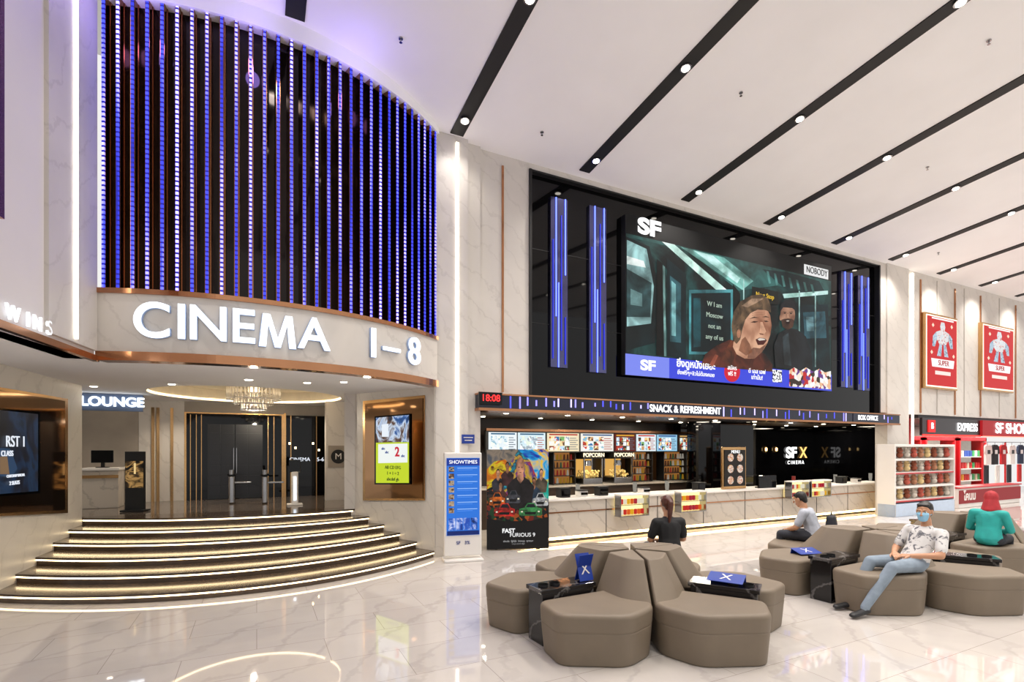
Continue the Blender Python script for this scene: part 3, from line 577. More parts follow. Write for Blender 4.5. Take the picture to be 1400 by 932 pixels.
for (x0,x1,kind) in ((843,882,0),(925,960,0),(1076,1100,1),(1103,1130,1),(1045,1069,2)):
    a=wpt(x0,0,8.6).x; b_=wpt(x1,0,8.6).x
    if kind==2:
        e=empty('point_of_sale_display'); bx('monitor',a,b_,8.75,8.8,CT+.0,CT+.32,M_BLACK,e,.01); bx('foot',a+.1,b_-.1,8.8,8.95,CT,CT+.03,M_BLKM,e); continue
    e=empty('snack_display_case'); z0,z1=(.48,.9) if not kind else (.62,1.02)
    bx('back',a,b_,8.66,8.67,z0,z1,em('#ffe49a',1.35),e)
    for s_ in (a,b_-.02): bx('side',s_,s_+.02,8.47,8.67,z0,z1,M_STEEL,e)
    bx('lid',a,b_,8.45,8.67,z1,z1+.03,M_WHITE,e); bx('floor_shelf',a,b_,8.47,8.67,z0-.02,z0,M_STEEL,e); bx('mid_shelf',a,b_,8.52,8.67,(z0+z1)/2,(z0+z1)/2+.01,M_STEEL,e)
    for zz in (z0,(z0+z1)/2+.01):
        nb=int((b_-a)/.1)
        for i in range(nb):
            box('packet',(a+.06+(i+.5)*(b_-a-.12)/nb,8.57,zz+.07),(.07,.04,.11),em(random.choice(('#d02018','#f0b010','#e86010','#b01030','#f6e070','#f4ead0')),.8),e,rz=random.uniform(-.2,.2),bevel=.01)
def small_on_counter(px,nm,h,w,m):
    e=empty(nm); x=wpt(px,0,9.0).x; bx('body',x-w,x+w,8.9,9.1,CT,CT+h,m,e,.015); bx('face',x-w+.02,x+w-.02,8.885,8.9,CT+.04,CT+h-.03,M_BLACK,e); bx('lip',x-w-.01,x+w+.01,8.88,9.12,CT+h,CT+h+.015,M_BLKM,e)
for px in (770,822,955,1150): small_on_counter(px,'cash_register',.18,.12,M_BLKM)
for px in (795,880,1120,1170): small_on_counter(px,'card_holder_box',.12,.1,M_WHITE)
for px in (790,868,912,1085,1142,1190):
    e=empty('paper_cup_stack'); x=wpt(px,0,9.22).x
    for j in range(3): cyl('cup',(x,9.22,CT+.07+.05*j),.035,.13,em('#d8403a' if px%2 else '#f0e8d8',.3),e,14,r2=.05)
e=empty('framed_menu_stand'); a=wpt(989,0,8.9).x; b_=wpt(1021,0,8.9).x
bx('frame',a,b_,8.92,8.98,CT,1.92,M_GOLD,e,.01); bx('panel',a+.05,b_-.05,8.90,8.925,CT+.07,1.85,em('#1d1814',1),e)
for i in range(2):
    for j in range(3): cyl('dish_%d%d'%(i,j),(a+(b_-a)*(.3+.4*i),8.895,1.1+.28*j),.1,.01,emnoise(['#f0d090','#b04a20','#f4efe0','#5a2a14'],14,1),e,20,rot=Matrix.Rotation(math.pi/2,4,'X'))
text('heading','MENU',((a+b_)/2,8.89,1.8),.11,em('#ffffff',1.2),e)
# ================================================================= STANDS AT THE PILASTER
e=empty('digital_signage_totem'); p=fpt(630,763)
e.location=(p.x-.02,p.y-.14,0); e.rotation_euler=(0,0,-.2)
box('base',(0,0,.02),(.66,.36,.04),M_WHITE,e,bevel=.01); box('cabinet',(0,0,.95),(.64,.1,1.74),M_WHITE,e,bevel=.02)
box('screen',(0,-.053,1.08),(.56,.01,1.3),em('#2a74da',1),e); box('header',(0,-.06,1.66),(.56,.01,.12),em('#1a3a98',1),e); text('heading','SHOWTIMES',(0,-.068,1.66),.085,em('#ffffff',1.3),e)
for i in range(7):
    box('movie_thumb',(-.2,-.062,1.54-.115*i),(.09,.008,.085),emnoise(['#101828','#6a4a3a','#c8b090','#203a5a'],9,.9),e)
    box('time_row',(.07,-.062,1.56-.115*i),(.34,.006,.012),em('#9ac0f8',1),e); box('time_row_b',(.03,-.062,1.53-.115*i),(.26,.006,.008),em('#5a94f0',1),e)
for i in range(4): box('seat_offer_%d'%i,(-.19+.125*i,-.062,.62),(.11,.008,.2),emnoise([('#0a1a4a','#102a7a','#1a3aa0','#081440')[i],'#3060c0','#d0d8f8'],7,1),e)
box('banner',(0,-.062,.47),(.54,.008,.07),em('#0c2468',1),e); text('foot','SF   3%',(.0,-.055,.3),.08,mat('#223a8a',.5),e)
e=empty('wall_notice'); p=wpt(640,600,8.54); bx('plate',p.x-.12,p.x+.12,8.53,8.55,p.z-.08,p.z+.08,M_BLUE,e); bx('line_1',p.x-.09,p.x+.09,8.525,8.53,p.z+.02,p.z+.035,M_WHITE,e); bx('line_2',p.x-.07,p.x+.07,8.525,8.53,p.z-.03,p.z-.015,M_WHITE,e)
e=empty('movie_standee'); p=fpt(708,751); e.location=(p.x,p.y,0); e.rotation_euler=(0,0,-.36)
w=1.16; h=1.85
box('board',(0,.03,h/2+.02),(w,.05,h),M_BLKM,e,bevel=.004); 
for s_ in (-1,1): box('strut',(s_*.4,.15,.3),(.04,.25,.6),M_BLKM,e)
def sp(pp,m,o,nm): return poly(nm,[((x-.5)*w,-.002-.0015*o,.02+(1-y)*h) for x,y in pp],m,e)
sp([(0,0),(1,0),(1,1),(0,1)],em('#0c0b0e',1),1,'print')
sp([(0,0),(1,0),(1,.5),(.6,.62),(.3,.55),(0,.3)],emnoise(['#2a97a8','#17324a','#c9a020','#4a2a7a','#b83a20'],2.6,.85),2,'colour_smoke')
sp([(.0,0),(.5,0),(.4,.12),(.15,.22),(0,.24)],emnoise(['#2a3a42','#8a7a6a','#4a5058'],4,.85),3,'smoke_grey')
sp([(.5,0),(1,0),(1,.3),(.85,.35),(.7,.12)],emnoise(['#1030a0','#10a0d8','#f0c010','#0828a0'],3,.9),3,'smoke_blue'); sp([(0,.2),(.12,.12),(.3,.1),(.4,.2),(.2,.34),(0,.4)],emnoise(['#a07010','#c86010','#d8c020','#5a2a10'],4,.85),4,'smoke_yellow'); sp([(.7,.34),(1,.3),(1,.5),(.8,.5)],emnoise(['#207040','#10b0a0','#e0c020'],4,.85),4,'smoke_green')
sp([(0,.42),(.2,.38),(.5,.55),(.9,.48),(1,.72),(.7,.78),(.2,.75),(0,.7)],emnoise(['#141416','#6a2018','#1a3a20','#98481c','#101012','#302a26'],14,.85,'vor'),5,'traffic')
def face(cx,cy,s,skin,hair,coat,o):
    T_=lambda c: emnoise([dim(c,.5),c,dim(c,1.3)],6,.9,dist=.6)
    def E(x,y,rx,ry,m,oo,n): sp([(x+rx*math.cos(math.tau*i/16),y+ry*math.sin(math.tau*i/16)) for i in range(16)],m,oo,n)
    sp([(cx-s*1.1,cy+s*2.8),(cx-s*1.5,cy+s*1.3),(cx-s*.9,cy+s*.85),(cx-s*.3,cy+s*.6),(cx+s*.3,cy+s*.6),(cx+s*.9,cy+s*.85),(cx+s*1.5,cy+s*1.3),(cx+s*1.1,cy+s*2.8)],T_(coat),o,'coat')
    sp([(cx-s*.3,cy+s*.3),(cx+s*.3,cy+s*.3),(cx+s*.35,cy+s*.8),(cx,cy+s*1.1),(cx-s*.35,cy+s*.8)],T_(skin),o+1,'throat')
    E(cx,cy-.08*s,s*.46,s*.6,T_(hair),o+1,'hair'); E(cx,cy+.06*s,s*.4,s*.52,T_(skin),o+2,'face'); E(cx-.16*s,cy+.0*s,s*.08,s*.03,em('#1a100c',1),o+3,'eye'); E(cx+.16*s,cy+.0*s,s*.08,s*.03,em('#1a100c',1),o+3,'eye'); E(cx,cy+.34*s,s*.12,s*.025,em('#5a2a22',1),o+3,'mouth')
face(.18,.24,.07,'#a87858','#20140e','#2a2a30',6); face(.33,.17,.07,'#7a5038','#100a08','#3a2020',7); face(.88,.24,.07,'#a87a5c','#2a1a10','#4a4034',7); face(.76,.33,.07,'#8a5c42','#120c08','#203040',9); face(.22,.36,.06,'#98684a','#0c0806','#402420',9); face(.54,.18,.15,'#a8745a','#98664c','#1a1618',12)
def car(x,y,s,c,o):
    sp([(x-s,y+.02),(x-s*.95,y-.03),(x-s*.5,y-.045),(x-s*.25,y-.09),(x+s*.35,y-.09),(x+s*.6,y-.045),(x+s,y-.03),(x+s,y+.03),(x+s*.9,y+.04),(x-s*.9,y+.04)],emnoise([dim(c,.4),c,dim(c,1.4)],7,.9),o,'car'); sp([(x-s*.4,y-.045),(x-s*.2,y-.08),(x+s*.3,y-.08),(x+s*.5,y-.045)],em('#10161c',1),o+1,'windscreen'); sp([(x-s*.5,y),(x+s*.5,y),(x+s*.45,y+.025),(x-s*.45,y+.025)],em('#08080a',1),o+1,'grille')
    for k in (-.72,.72): sp([(x+k*s-.015,y-.010),(x+k*s+.015,y-.010),(x+k*s+.015,y+.004),(x+k*s-.015,y+.004)],em('#e0d8c0',1),o+2,'headlight')
car(.16,.52,.13,'#a04e18',15); car(.42,.5,.12,'#3a3a40',15); car(.86,.53,.13,'#989898',15); car(.28,.63,.17,'#98201a',18); car(.7,.63,.19,'#2f6a3a',18)
sp([(0,.69),(.3,.72),(.7,.72),(1,.68),(1,1),(0,1)],em('#09080a',1),22,'dark_foot')
text('title','FAST',(-.18,-.06,.36),.11,em('#ffffff',1),e,off=.003); text('title_2','FURIOUS 9',(.08,-.06,.28),.10,em('#ffffff',1),e); text('credits','abcde  fghijk  lmnop  qrstuv',(0,-.06,.17),.05,em('#a8a8a8',1),e); text('credits_2','wxyz abcd efgh',(0,-.06,.12),.04,em('#808080',1),e)
# ================================================================= RIGHT SIDE: posters & shops
for (x0,x1,y0,y1) in ((1264,1308,426,530),(1342,1385,440,533)):
    e=empty('lightbox_poster'); a=wpt(x0,y0,8.6); b_=wpt(x1,y1,8.6); zt=a.z; z0=wpt(x0,y1,8.6).z; W_=b_.x-a.x
    bx('case',a.x,b_.x,8.58,8.699,z0,zt,M_GOLD,e,.01); bx('face',a.x+.08,b_.x-.08,8.565,8.58,z0+.1,zt-.1,em('#c81a20',1.1),e)
    bx('halo',a.x+.05,b_.x-.05,8.57,8.582,z0+.06,zt-.06,em('#ffd8c0',2),e)
    cx=(a.x+b_.x)/2
    def ap(P,c,o,nm): poly(nm,[(cx+W_*u,8.56-.003*o,z0+(zt-z0)*v_) for u,v_ in P],c,e)
    wh=emnoise(['#f4f0ee','#c8d4dc','#f0e8e4','#b02028'],7,1); bl=emnoise(['#4a7aa0','#c8dce8','#203858'],8,1)
    ap([(-.05,.90),(.05,.90),(.08,.84),(.06,.79),(-.06,.79),(-.08,.84)],wh,2,'robot_head'); ap([(-.06,.79),(.06,.79),(.20,.76),(.18,.66),(.10,.60),(-.10,.60),(-.18,.66),(-.20,.76)],wh,1,'robot_torso')
    ap([(-.20,.76),(-.30,.70),(-.32,.56),(-.24,.56),(-.18,.66)],bl,2,'arm_left'); ap([(.20,.76),(.30,.70),(.32,.56),(.24,.56),(.18,.66)],bl,2,'arm_right')
    ap([(-.10,.60),(-.02,.60),(-.05,.44),(-.18,.44)],bl,2,'leg_left'); ap([(.10,.60),(.02,.60),(.05,.44),(.18,.44)],bl,2,'leg_right')
    for u,v_ in ((-.30,.84),(.28,.86),(-.34,.48),(.34,.46)): ap([(u-.04,v_),(u,v_+.03),(u+.04,v_),(u,v_-.03)],em('#f8d8c0',1.1),3,'star')
    ap([(-.36,.40),(.36,.40),(.33,.29),(-.33,.29)],em('#f4f0ee',1.2),4,'title_plate'); ap([(-.24,.24),(.24,.24),(.24,.19),(-.24,.19)],em('#f4e0d8',1.1),4,'date_plate'); ap([(-.34,.945),(.34,.945),(.34,.925),(-.34,.925)],em('#f4f0ee',1.1),4,'headline')
    text('caption','SUPER',(cx,8.53,z0+(zt-z0)*.345),.24,em('#a01018',1.2),e)
xs0=X1258
bx('wall_shop_back',xs0,32,12.5,12.6,0,3,mat('#d8cfc4',.5)); bx('wall_shop_left',xs0-.02,xs0+.1,9.0,12.5,0,3,mat('#b02020',.4)); bx('ceiling_shop',xs0,32,8.75,12.5,2.85,2.95,mat('#2a2426',.5))
e=empty('shop_fascia_sign')
a=wpt(1262,0,8.6).x; m1=wpt(1341,0,8.6).x
bx('band_dark',a,m1,8.62,8.7,2.3,2.85,mat('#1a0c0e',.3),e,.01); bx('band_underline',a,m1,8.6,8.62,2.28,2.33,em('#ff2a22',2),e)
text('express','EXPRESS',(wpt(1323,0,8.6).x,8.6,2.58),.37,em('#ffffff',2),e,off=.006); bx('badge',wpt(1274,0,8.6).x-.2,wpt(1274,0,8.6).x+.2,8.59,8.62,2.4,2.78,em('#e02020',1.5),e); text('badge_num','B',(wpt(1274,0,8.6).x,8.58,2.59),.28,em('#ffffff',2),e)
e=empty('shop_fascia_sign')
bx('band_red',m1,31,8.55,8.7,2.3,2.85,em('#b8141e',.9),e,.01); text('name','SF SHOP',(wpt(1378,0,8.5).x+.35,8.53,2.58),.5,em('#ffffff',2.2),e,off=.012,sx=1.3); bx('led_edge',m1,31,8.53,8.56,2.28,2.31,em('#ff7060',3),e)
for k in range(6): area('shop_lamp',(19.6+1.7*k,10.2,2.8),.5,55,(1,.93,.85))
for k in range(3):
    x=20.6+2.6*k; e=empty('shop_shelf_unit')
    for xx in (x,x+2.2): bx('upright',xx,xx+.1,10.6,11.1,0,2.3,M_RED,e)
    bx('head',x,x+2.3,10.6,11.1,2.2,2.34,M_RED,e)
    for z in (.5,1.0,1.5): bx('shelf',x+.1,x+2.2,10.65,11.1,z,z+.03,M_WHITE,e)
    for z in (.53,1.03,1.53):
        for i in range(9): box('goods',(x+.25+.23*i,10.85,z+.13),(.17,.15,.25),mat(random.choice(('#d8c8b0','#c83030','#3050a0','#e8e8e8','#40a060','#e0a030')),.6),e,bevel=.02)
def shirt(px,c,Y,e,trim=None):
    x=wpt(px,0,Y).x; z=2.02
    pts=[(-.1,0),(-.28,-.07),(-.36,-.32),(-.26,-.36),(-.22,-.22),(-.22,-.75),(.22,-.75),(.22,-.22),(.26,-.36),(.36,-.32),(.28,-.07),(.1,0),(0,-.05)]
    bm=bmesh.new(); A=[bm.verts.new((x+u*.85,Y,z+v_)) for u,v_ in pts]; B=[bm.verts.new((x+u*.82,Y+.08,z+v_)) for u,v_ in pts]
    bm.faces.new(A); bm.faces.new(B[::-1]); n=len(A)
    for i in range(n): bm.faces.new((A[i],B[i],B[(i+1)%n],A[(i+1)%n]))
    fin('shirt',bm,mat(c,.8),e,.01); bx('print',x-.1,x+.1,Y-.006,Y,z-.35,z-.2,mat(trim or '#e8e8e8',.6),e); cyl('hook',(x,Y+.04,z+.05),.008,.12,M_STEEL,e,8)
e=empty('clothes_rail'); a=wpt(1345,0,9.1).x; bx('rail',a,a+5.5,9.13,9.16,2.1,2.13,M_STEEL,e)
for xx in (a,a+1.8,a+3.6,a+5.4): bx('post',xx,xx+.05,9.12,9.17,0,2.13,M_RED,e)
for px,c in ((1352,'#e4e0dc'),(1362,'#1c1c22'),(1373,'#b01c24'),(1385,'#ece8e4'),(1397,'#22304a')): shirt(px,c,9.1,e,'#303030' if c[1]=='e' else None)
for px,c in ((1349,'#26262c'),(1364,'#d8d4d0'),(1380,'#22262e'),(1394,'#c02a2a')):
    x=wpt(px,0,9.2).x
    for s_ in (-1,1): bx('trouser_leg',x+s_*.08-.065,x+s_*.08+.065,9.18,9.24,.55,1.12,mat(c,.8),e,.02)
    bx('trouser_waist',x-.145,x+.145,9.18,9.24,1.08,1.25,mat(c,.8),e,.02)
e=empty('shop_counter'); a=wpt(1306,0,8.2).x; bx('body',a,a+4.2,8.1,8.5,0,.62,M_WHITE,e,.02); bx('band',a-.01,a+4.21,8.08,8.1,.14,.56,em('#c8202a',.5),e); text('brand','โคนม',(a+.6,8.07,.36),.36,M_WHITE,e,off=.01); bx('top',a-.03,a+4.23,8.06,8.54,.62,.66,M_RED,e)
e=empty('toy_display_shelf'); x0,x1=wpt(1221,0,7.9).x,wpt(1303,0,7.9).x
M_TW=mat('#d2ccc4',.5)
bx('back_panel',x0,x1,8.3,8.36,0,2.0,M_TW,e,.01); bx('side_l',x0,x0+.05,7.85,8.36,0,1.95,M_WHITE,e,.01); bx('side_r',x1-.05,x1,7.85,8.36,0,1.95,M_WHITE,e,.01); bx('base',x0,x1,7.85,8.3,0,.35,mat('#b8c8dc',.5),e,.01); bx('header',x0,x1,7.85,8.3,1.93,2.0,M_WHITE,e,.01)
bmh={}
for j,z in enumerate((.45,.83,1.22,1.6)):
    bx('shelf',x0+.05,x1-.05,7.88,8.3,z-.03,z,M_WHITE,e); bx('price_rail',x0+.05,x1-.05,7.86,7.88,z-.055,z-.02,M_WHITE if j%2 else M_RED,e)
    n=9
    for i in range(n):
        x=x0+.16+(x1-x0-.32)*i/(n-1); c=('#a9775a','#d8bf8a','#8a4a34','#c8c0b4','#b85a4b')[(i+2*j)%5]
        for cc,r,dz,sx in ((c,.085,.1,1),(c,.075,.22,1)): bmh.setdefault(cc,bmesh.new()); bmesh.ops.create_icosphere(bmh[cc],subdivisions=2,radius=r,matrix=Matrix.Translation((x,8.0,z+dz)))
        for s_ in (-1,1): bmesh.ops.create_icosphere(bmh[c],subdivisions=2,radius=.03,matrix=Matrix.Translation((x+s_*.055,8.0,z+.285)))
        k='#2a1c18'; bmh.setdefault(k,bmesh.new())
        for s_ in (-1,1): bmesh.ops.create_icosphere(bmh[k],subdivisions=1,radius=.012,matrix=Matrix.Translation((x+s_*.028,7.93,z+.24)))
for c,b in bmh.items(): fin('plush_toys_'+c[1:],b,mat(c,.9,0,.1,20),e,smooth=True)
# ================================================================= SOFAS
def rot2(p,a): c,s=math.cos(a),math.sin(a); return (p[0]*c-p[1]*s,p[0]*s+p[1]*c)
def shrink(P,f):
    cx=sum(p[0] for p in P)/len(P); cy=sum(p[1] for p in P)/len(P); return [(cx+(x-cx)*f,cy+(y-cy)*f) for x,y in P]
def rnd(P,rs,n=5):
    out=[]
    for i,p in enumerate(P):
        r=rs[i]
        if r<=0: out.append(p); continue
        a=Vector(P[i-1])-Vector(p); b=Vector(P[(i+1)%len(P)])-Vector(p); a.normalize(); b.normalize(); p0=Vector(p)+a*r; p2=Vector(p)+b*r
        for k in range(n+1):
            t=k/n; q=p0*(1-t)**2+Vector(p)*2*t*(1-t)+p2*t*t; out.append((q.x,q.y))
    return out
LOBE=rnd([(.012,-.1),(.012,-.92),(.26,-1.22),(.82,-1.18),(.95,-.76),(.33,-.38)],[0,.10,.12,.10,.10,.05])
BB=rnd([(.012,-.02),(.012,-.86),(.24,-.74),(.42,-.32)],[0,.04,.1,.06],3); BT=rnd([(.012,-.04),(.012,-.56),(.15,-.50),(.27,-.20)],[0,.03,.06,.04],3)
def smooth_by_angle(o):
    for p in o.data.polygons: p.use_smooth=True
    wn=o.modifiers.new('wn','WEIGHTED_NORMAL'); wn.keep_sharp=True
def cluster(r,d,extra=0):
    x,y=cw(r,d); e=empty('modular_star_sofa',(x,y,0),-TH+extra)
    SXY=(1.14,1.0)
    for k in range(3):
        a=k*math.tau/3
        for mir in (1,-1):
            def T(P):
                o=[rot2((px*mir,py),a) for px,py in P]; o=[(px*SXY[0],py*SXY[1]) for px,py in o]; return o if mir==1 else o[::-1]
            for nm,b_,t_,z0,z1,bv in (('seat_base',shrink(LOBE,.93),shrink(LOBE,.985),.0,.30,.02),('seat_cushion',shrink(LOBE,.985),LOBE,.27,.46,.045),('backrest',BB,BT,.42,.80,.04)):
                o=loft(nm,T(b_),T(t_),z0,z1,M_SOFA,e,bv,4); o.modifiers['bevel'].angle_limit=math.radians(50); smooth_by_angle(o)
    return e
MTAB=marble('black_marble','#121114','#8a8684',.12,1.4,amt=.6)
def table(r,d,ang,extra=0):
    x,y=cw(r,d); e=empty('sofa_side_table',(x,y,0),-TH+extra+ang)
    box('carcass',(0,0,.25),(.62,.26,.5),MTAB,e,bevel=.008); box('slab',(0,0,.52),(.66,.29,.04),MTAB,e,bevel=.006)
    for nm,u in (('cup_holder',.22),('cup_holder_2',.08)):
        bm=bmesh.new(); bmesh.ops.create_cone(bm,cap_ends=False,segments=24,radius1=.05,radius2=.05,depth=.02,matrix=Matrix.Translation((u,0,.548))); fin(nm,bm,M_BLKM,e)
c1=(1.32,5.60); c2=(4.92,6.95); c3=(7.75,8.6)
for c in (c1,c2,c3):
    cluster(*c)
    for a in (210,330,90):
        t=math.radians(a); table(c[0]+.88*math.cos(t)*1.08,c[1]+.88*math.sin(t),t)
def signX(r,d,z,yaw,flat=False):
    x,y=cw(r,d); e=empty('social_distancing_sign',(x,y,z),-TH+yaw)
    if flat:
        box('card',(0,0,.035),(.34,.2,.006),M_BLUE,e); o=text('cross','X',(0,0,.041),.16,M_WHITE,e,ext=.001); o.rotation_euler=(0,0,0); e.rotation_euler=(.25,0,-TH+yaw)
        box('flap',(0,.08,.0),(.34,.006,.07),M_BLUE,e)
    else:
        for s_ in (-1,1):
            bm=bmesh.new(); addbox(bm,(0,0,.14),(.17,.006,.28)); o=fin('panel',bm,M_BLUE,e); o.location=(0,s_*.045,0); o.rotation_euler=(s_*.32,0,0)
        o=text('cross','X',(0,0,0),.15,M_WHITE,e,ext=.001); o.rotation_euler=(math.pi/2-.32,0,0); o.location=(0,-.045+.11*math.sin(.32)-.006,.11)
signX(c1[0]-.58,c1[1]-.34,.545,.5); signX(c1[0]+.84,c1[1]-.44,.56,-.6,True); signX(c2[0]-.93,c2[1]-.0,.47,.2,True); 
# ================================================================= PEOPLE
def hull(bm,p0,r0,p1,r1):
    b2=bmesh.new()
    for p,r in ((p0,r0),(p1,r1)):
        r=(r,r,r) if not isinstance(r,(tuple,list)) else r
        bmesh.ops.create_icosphere(b2,subdivisions=2,radius=1,matrix=Matrix.Translation(p)@Matrix.Diagonal((*r,1)))
    res=bmesh.ops.convex_hull(b2,input=b2.verts[:],use_existing_faces=False)
    kill=[v for v in b2.verts if not v.link_faces]
    bmesh.ops.delete(b2,geom=list({g for g in res['geom_interior'] if isinstance(g,bmesh.types.BMVert)}|set(kill)),context='VERTS')
    me=bpy.data.meshes.new('t'); b2.to_mesh(me); b2.free(); bm.from_mesh(me); bpy.data.meshes.remove(me)
def body(name,prims,mats,voxel,parent,smooth=6):
    bm=bmesh.new()
    for (p0,r0,p1,r1,mi) in prims: hull(bm,p0,r0,p1,r1)
    me=bpy.data.meshes.new('tmp'); bm.to_mesh(me); bm.free(); o=bpy.data.objects.new('tmp',me); COL.objects.link(o)
    rm=o.modifiers.new('r','REMESH'); rm.mode='VOXEL'; rm.voxel_size=voxel; sm=o.modifiers.new('s','SMOOTH'); sm.factor=.5; sm.iterations=smooth
    dg=bpy.context.evaluated_depsgraph_get(); nm=bpy.data.meshes.new_from_object(o.evaluated_get(dg)); bpy.data.objects.remove(o)
    nm.name=name
    while len(nm.materials): nm.materials.pop()
    for m in mats: nm.materials.append(m)
    nf=len(nm.polygons); C=np.zeros(nf*3); nm.polygons.foreach_get('center',C); C=C.reshape(-1,3)
    best=np.full(nf,1e9); idx=np.zeros(nf,int)
    for (p0,r0,p1,r1,mi) in prims:
        a=np.array(p0,float); b=np.array(p1,float); ra=np.array(r0 if isinstance(r0,(tuple,list)) else (r0,)*3,float); rb=np.array(r1 if isinstance(r1,(tuple,list)) else (r1,)*3,float)
        ab=b-a; L=ab@ab; t=np.clip(((C-a)@ab)/L,0,1)[:,None] if L>1e-9 else np.zeros((nf,1))
        c=a+ab*t; rr=ra+(rb-ra)*t; q=(C-c)/rr; d=(np.linalg.norm(q,axis=1)-1)*rr.mean(axis=1)
        m_=d<best; best[m_]=d[m_]; idx[m_]=mi
    nm.polygons.foreach_set('material_index',idx.astype('i')); nm.polygons.foreach_set('use_smooth',[True]*nf); nm.update()
    ob=bpy.data.objects.new(name,nm); COL.objects.link(ob); ob.parent=parent; return ob
def V3(*a): return Vector(a)
SK=mat('#b98868',.5,0,.06,8); HAIR=mat('#15110f',.45,0,.3,30); EYE=mat('#f0eee8',.2); IRIS=mat('#1a100c',.1); LIP=mat('#a0605a',.5); MASK=mat('#8fc3e0',.7)
def hand(wr,d,n,side,parent,nm,curl=.6):
    d=Vector(d).normalized(); n=Vector(n); n=(n-d*n.dot(d)).normalized(); s=d.cross(n)*side; w=Vector(wr); P=[]
    for k in (-.028,-.009,.01,.028): P.append((w,.022,w+d*.085+s*k,.013,0))
    for k,Lf in ((.031,.068),(.0105,.076),(-.0105,.07),(-.031,.055)):
        b=w+d*.088+s*k; a1=curl*.5; m1=b+(d*math.cos(a1)+n*math.sin(a1))*Lf*.5; a2=curl*1.4; m2=m1+(d*math.cos(a2)+n*math.sin(a2))*Lf*.32; a3=curl*2.1; m3=m2+(d*math.cos(a3)+n*math.sin(a3))*Lf*.25
        P+= [(b,.0095,m1,.009,0),(m1,.009,m2,.0082,0),(m2,.0082,m3,.007,0)]
    b=w+d*.025+s*.024; m1=b+(d*.7+s*.7).normalized()*.038+n*.008; m2=m1+(d*.9+s*.25+n*.3).normalized()*.032
    P+=[(b,.014,m1,.011,0),(m1,.011,m2,.0085,0)]
    body(nm,P,[SK],.0045,parent,3)
def head(parent,c,yaw=0,pitch=0,hair='short',hm=HAIR,mask=False,skin=SK,scarf=None):
    e=bpy.data.objects.new('head',None); COL.objects.link(e); e.parent=parent; e.location=c; e.rotation_euler=(0,pitch,yaw); e.empty_display_size=.05
    P=[(V3(-.008,0,.03),(.092,.074,.086),V3(.0,0,.01),(.085,.07,.08),0),(V3(.015,0,-.03),(.066,.06,.055),V3(.048,0,-.085),(.03,.032,.024),0),
       (V3(.086,0,.02),.009,V3(.104,0,-.018),.013,0),(V3(0,.076,.01),(.014,.008,.024),V3(-.003,.077,-.012),(.01,.007,.018),0),(V3(0,-.076,.01),(.014,.008,.024),V3(-.003,-.077,-.012),(.01,.007,.018),0),
       (V3(.074,.018,-.052),(.012,.012,.008),V3(.074,-.018,-.052),(.012,.012,.008),1),(V3(.082,.045,.036),.008,V3(.088,.015,.038),.008,0),(V3(.082,-.045,.036),.008,V3(.088,-.015,.038),.008,0),
       (V3(-.02,0,-.05),.048,V3(-.02,0,-.115),.047,0)]
    if mask: P.append((V3(.06,0,-.012),(.05,.062,.03),V3(.062,0,-.07),(.042,.05,.035),2))
    body('face',P,[skin,LIP,MASK],.0055,e,3)
    for s in (-1,1):
        bm=bmesh.new(); bmesh.ops.create_uvsphere(bm,u_segments=16,v_segments=10,radius=.0125,matrix=Matrix.Translation((.072,s*.031,.014))); fin('eye',bm,EYE,e,smooth=True)
        bm=bmesh.new(); bmesh.ops.create_uvsphere(bm,u_segments=12,v_segments=8,radius=.0068,matrix=Matrix.Translation((.080,s*.031,.014))); fin('iris',bm,IRIS,e,smooth=True)
        box('brow',(.088,s*.03,.036),(.008,.034,.006),hm,e)
        if mask: box('mask_loop',(.035,s*.073,-.015),(.075,.003,.004),MASK,e)
    if scarf:
        P=[(V3(-.02,0,.035),(.1,.09,.1),V3(-.02,0,.0),(.1,.088,.09),0),(V3(-.03,0,-.02),(.09,.085,.08),V3(-.04,0,-.17),(.10,.12,.06),0),(V3(.04,.04,-.1),.04,V3(.0,-.05,-.16),.06,0)]
    else:
        P=[(V3(-.022,0,.05),(.092,.082,.082),V3(-.03,0,.02),(.083,.08,.07),0),(V3(.035,.04,.09),(.032,.022,.02),V3(.038,-.04,.09),(.032,.022,.02),0),(V3(-.055,0,0),(.05,.06,.05),V3(-.06,0,-.045),(.035,.05,.03),0)]
        if hair=='tail': P+=[(V3(-.1,0,.05),.03,V3(-.135,.0,.02),.035,0),(V3(-.135,0,.02),.036,V3(-.13,.02,-.12),.032,0),(V3(-.13,.02,-.12),.032,V3(-.12,.03,-.24),.012,0)]
    body('hair' if not scarf else 'headscarf',P,[scarf or hm],.008,e,4)
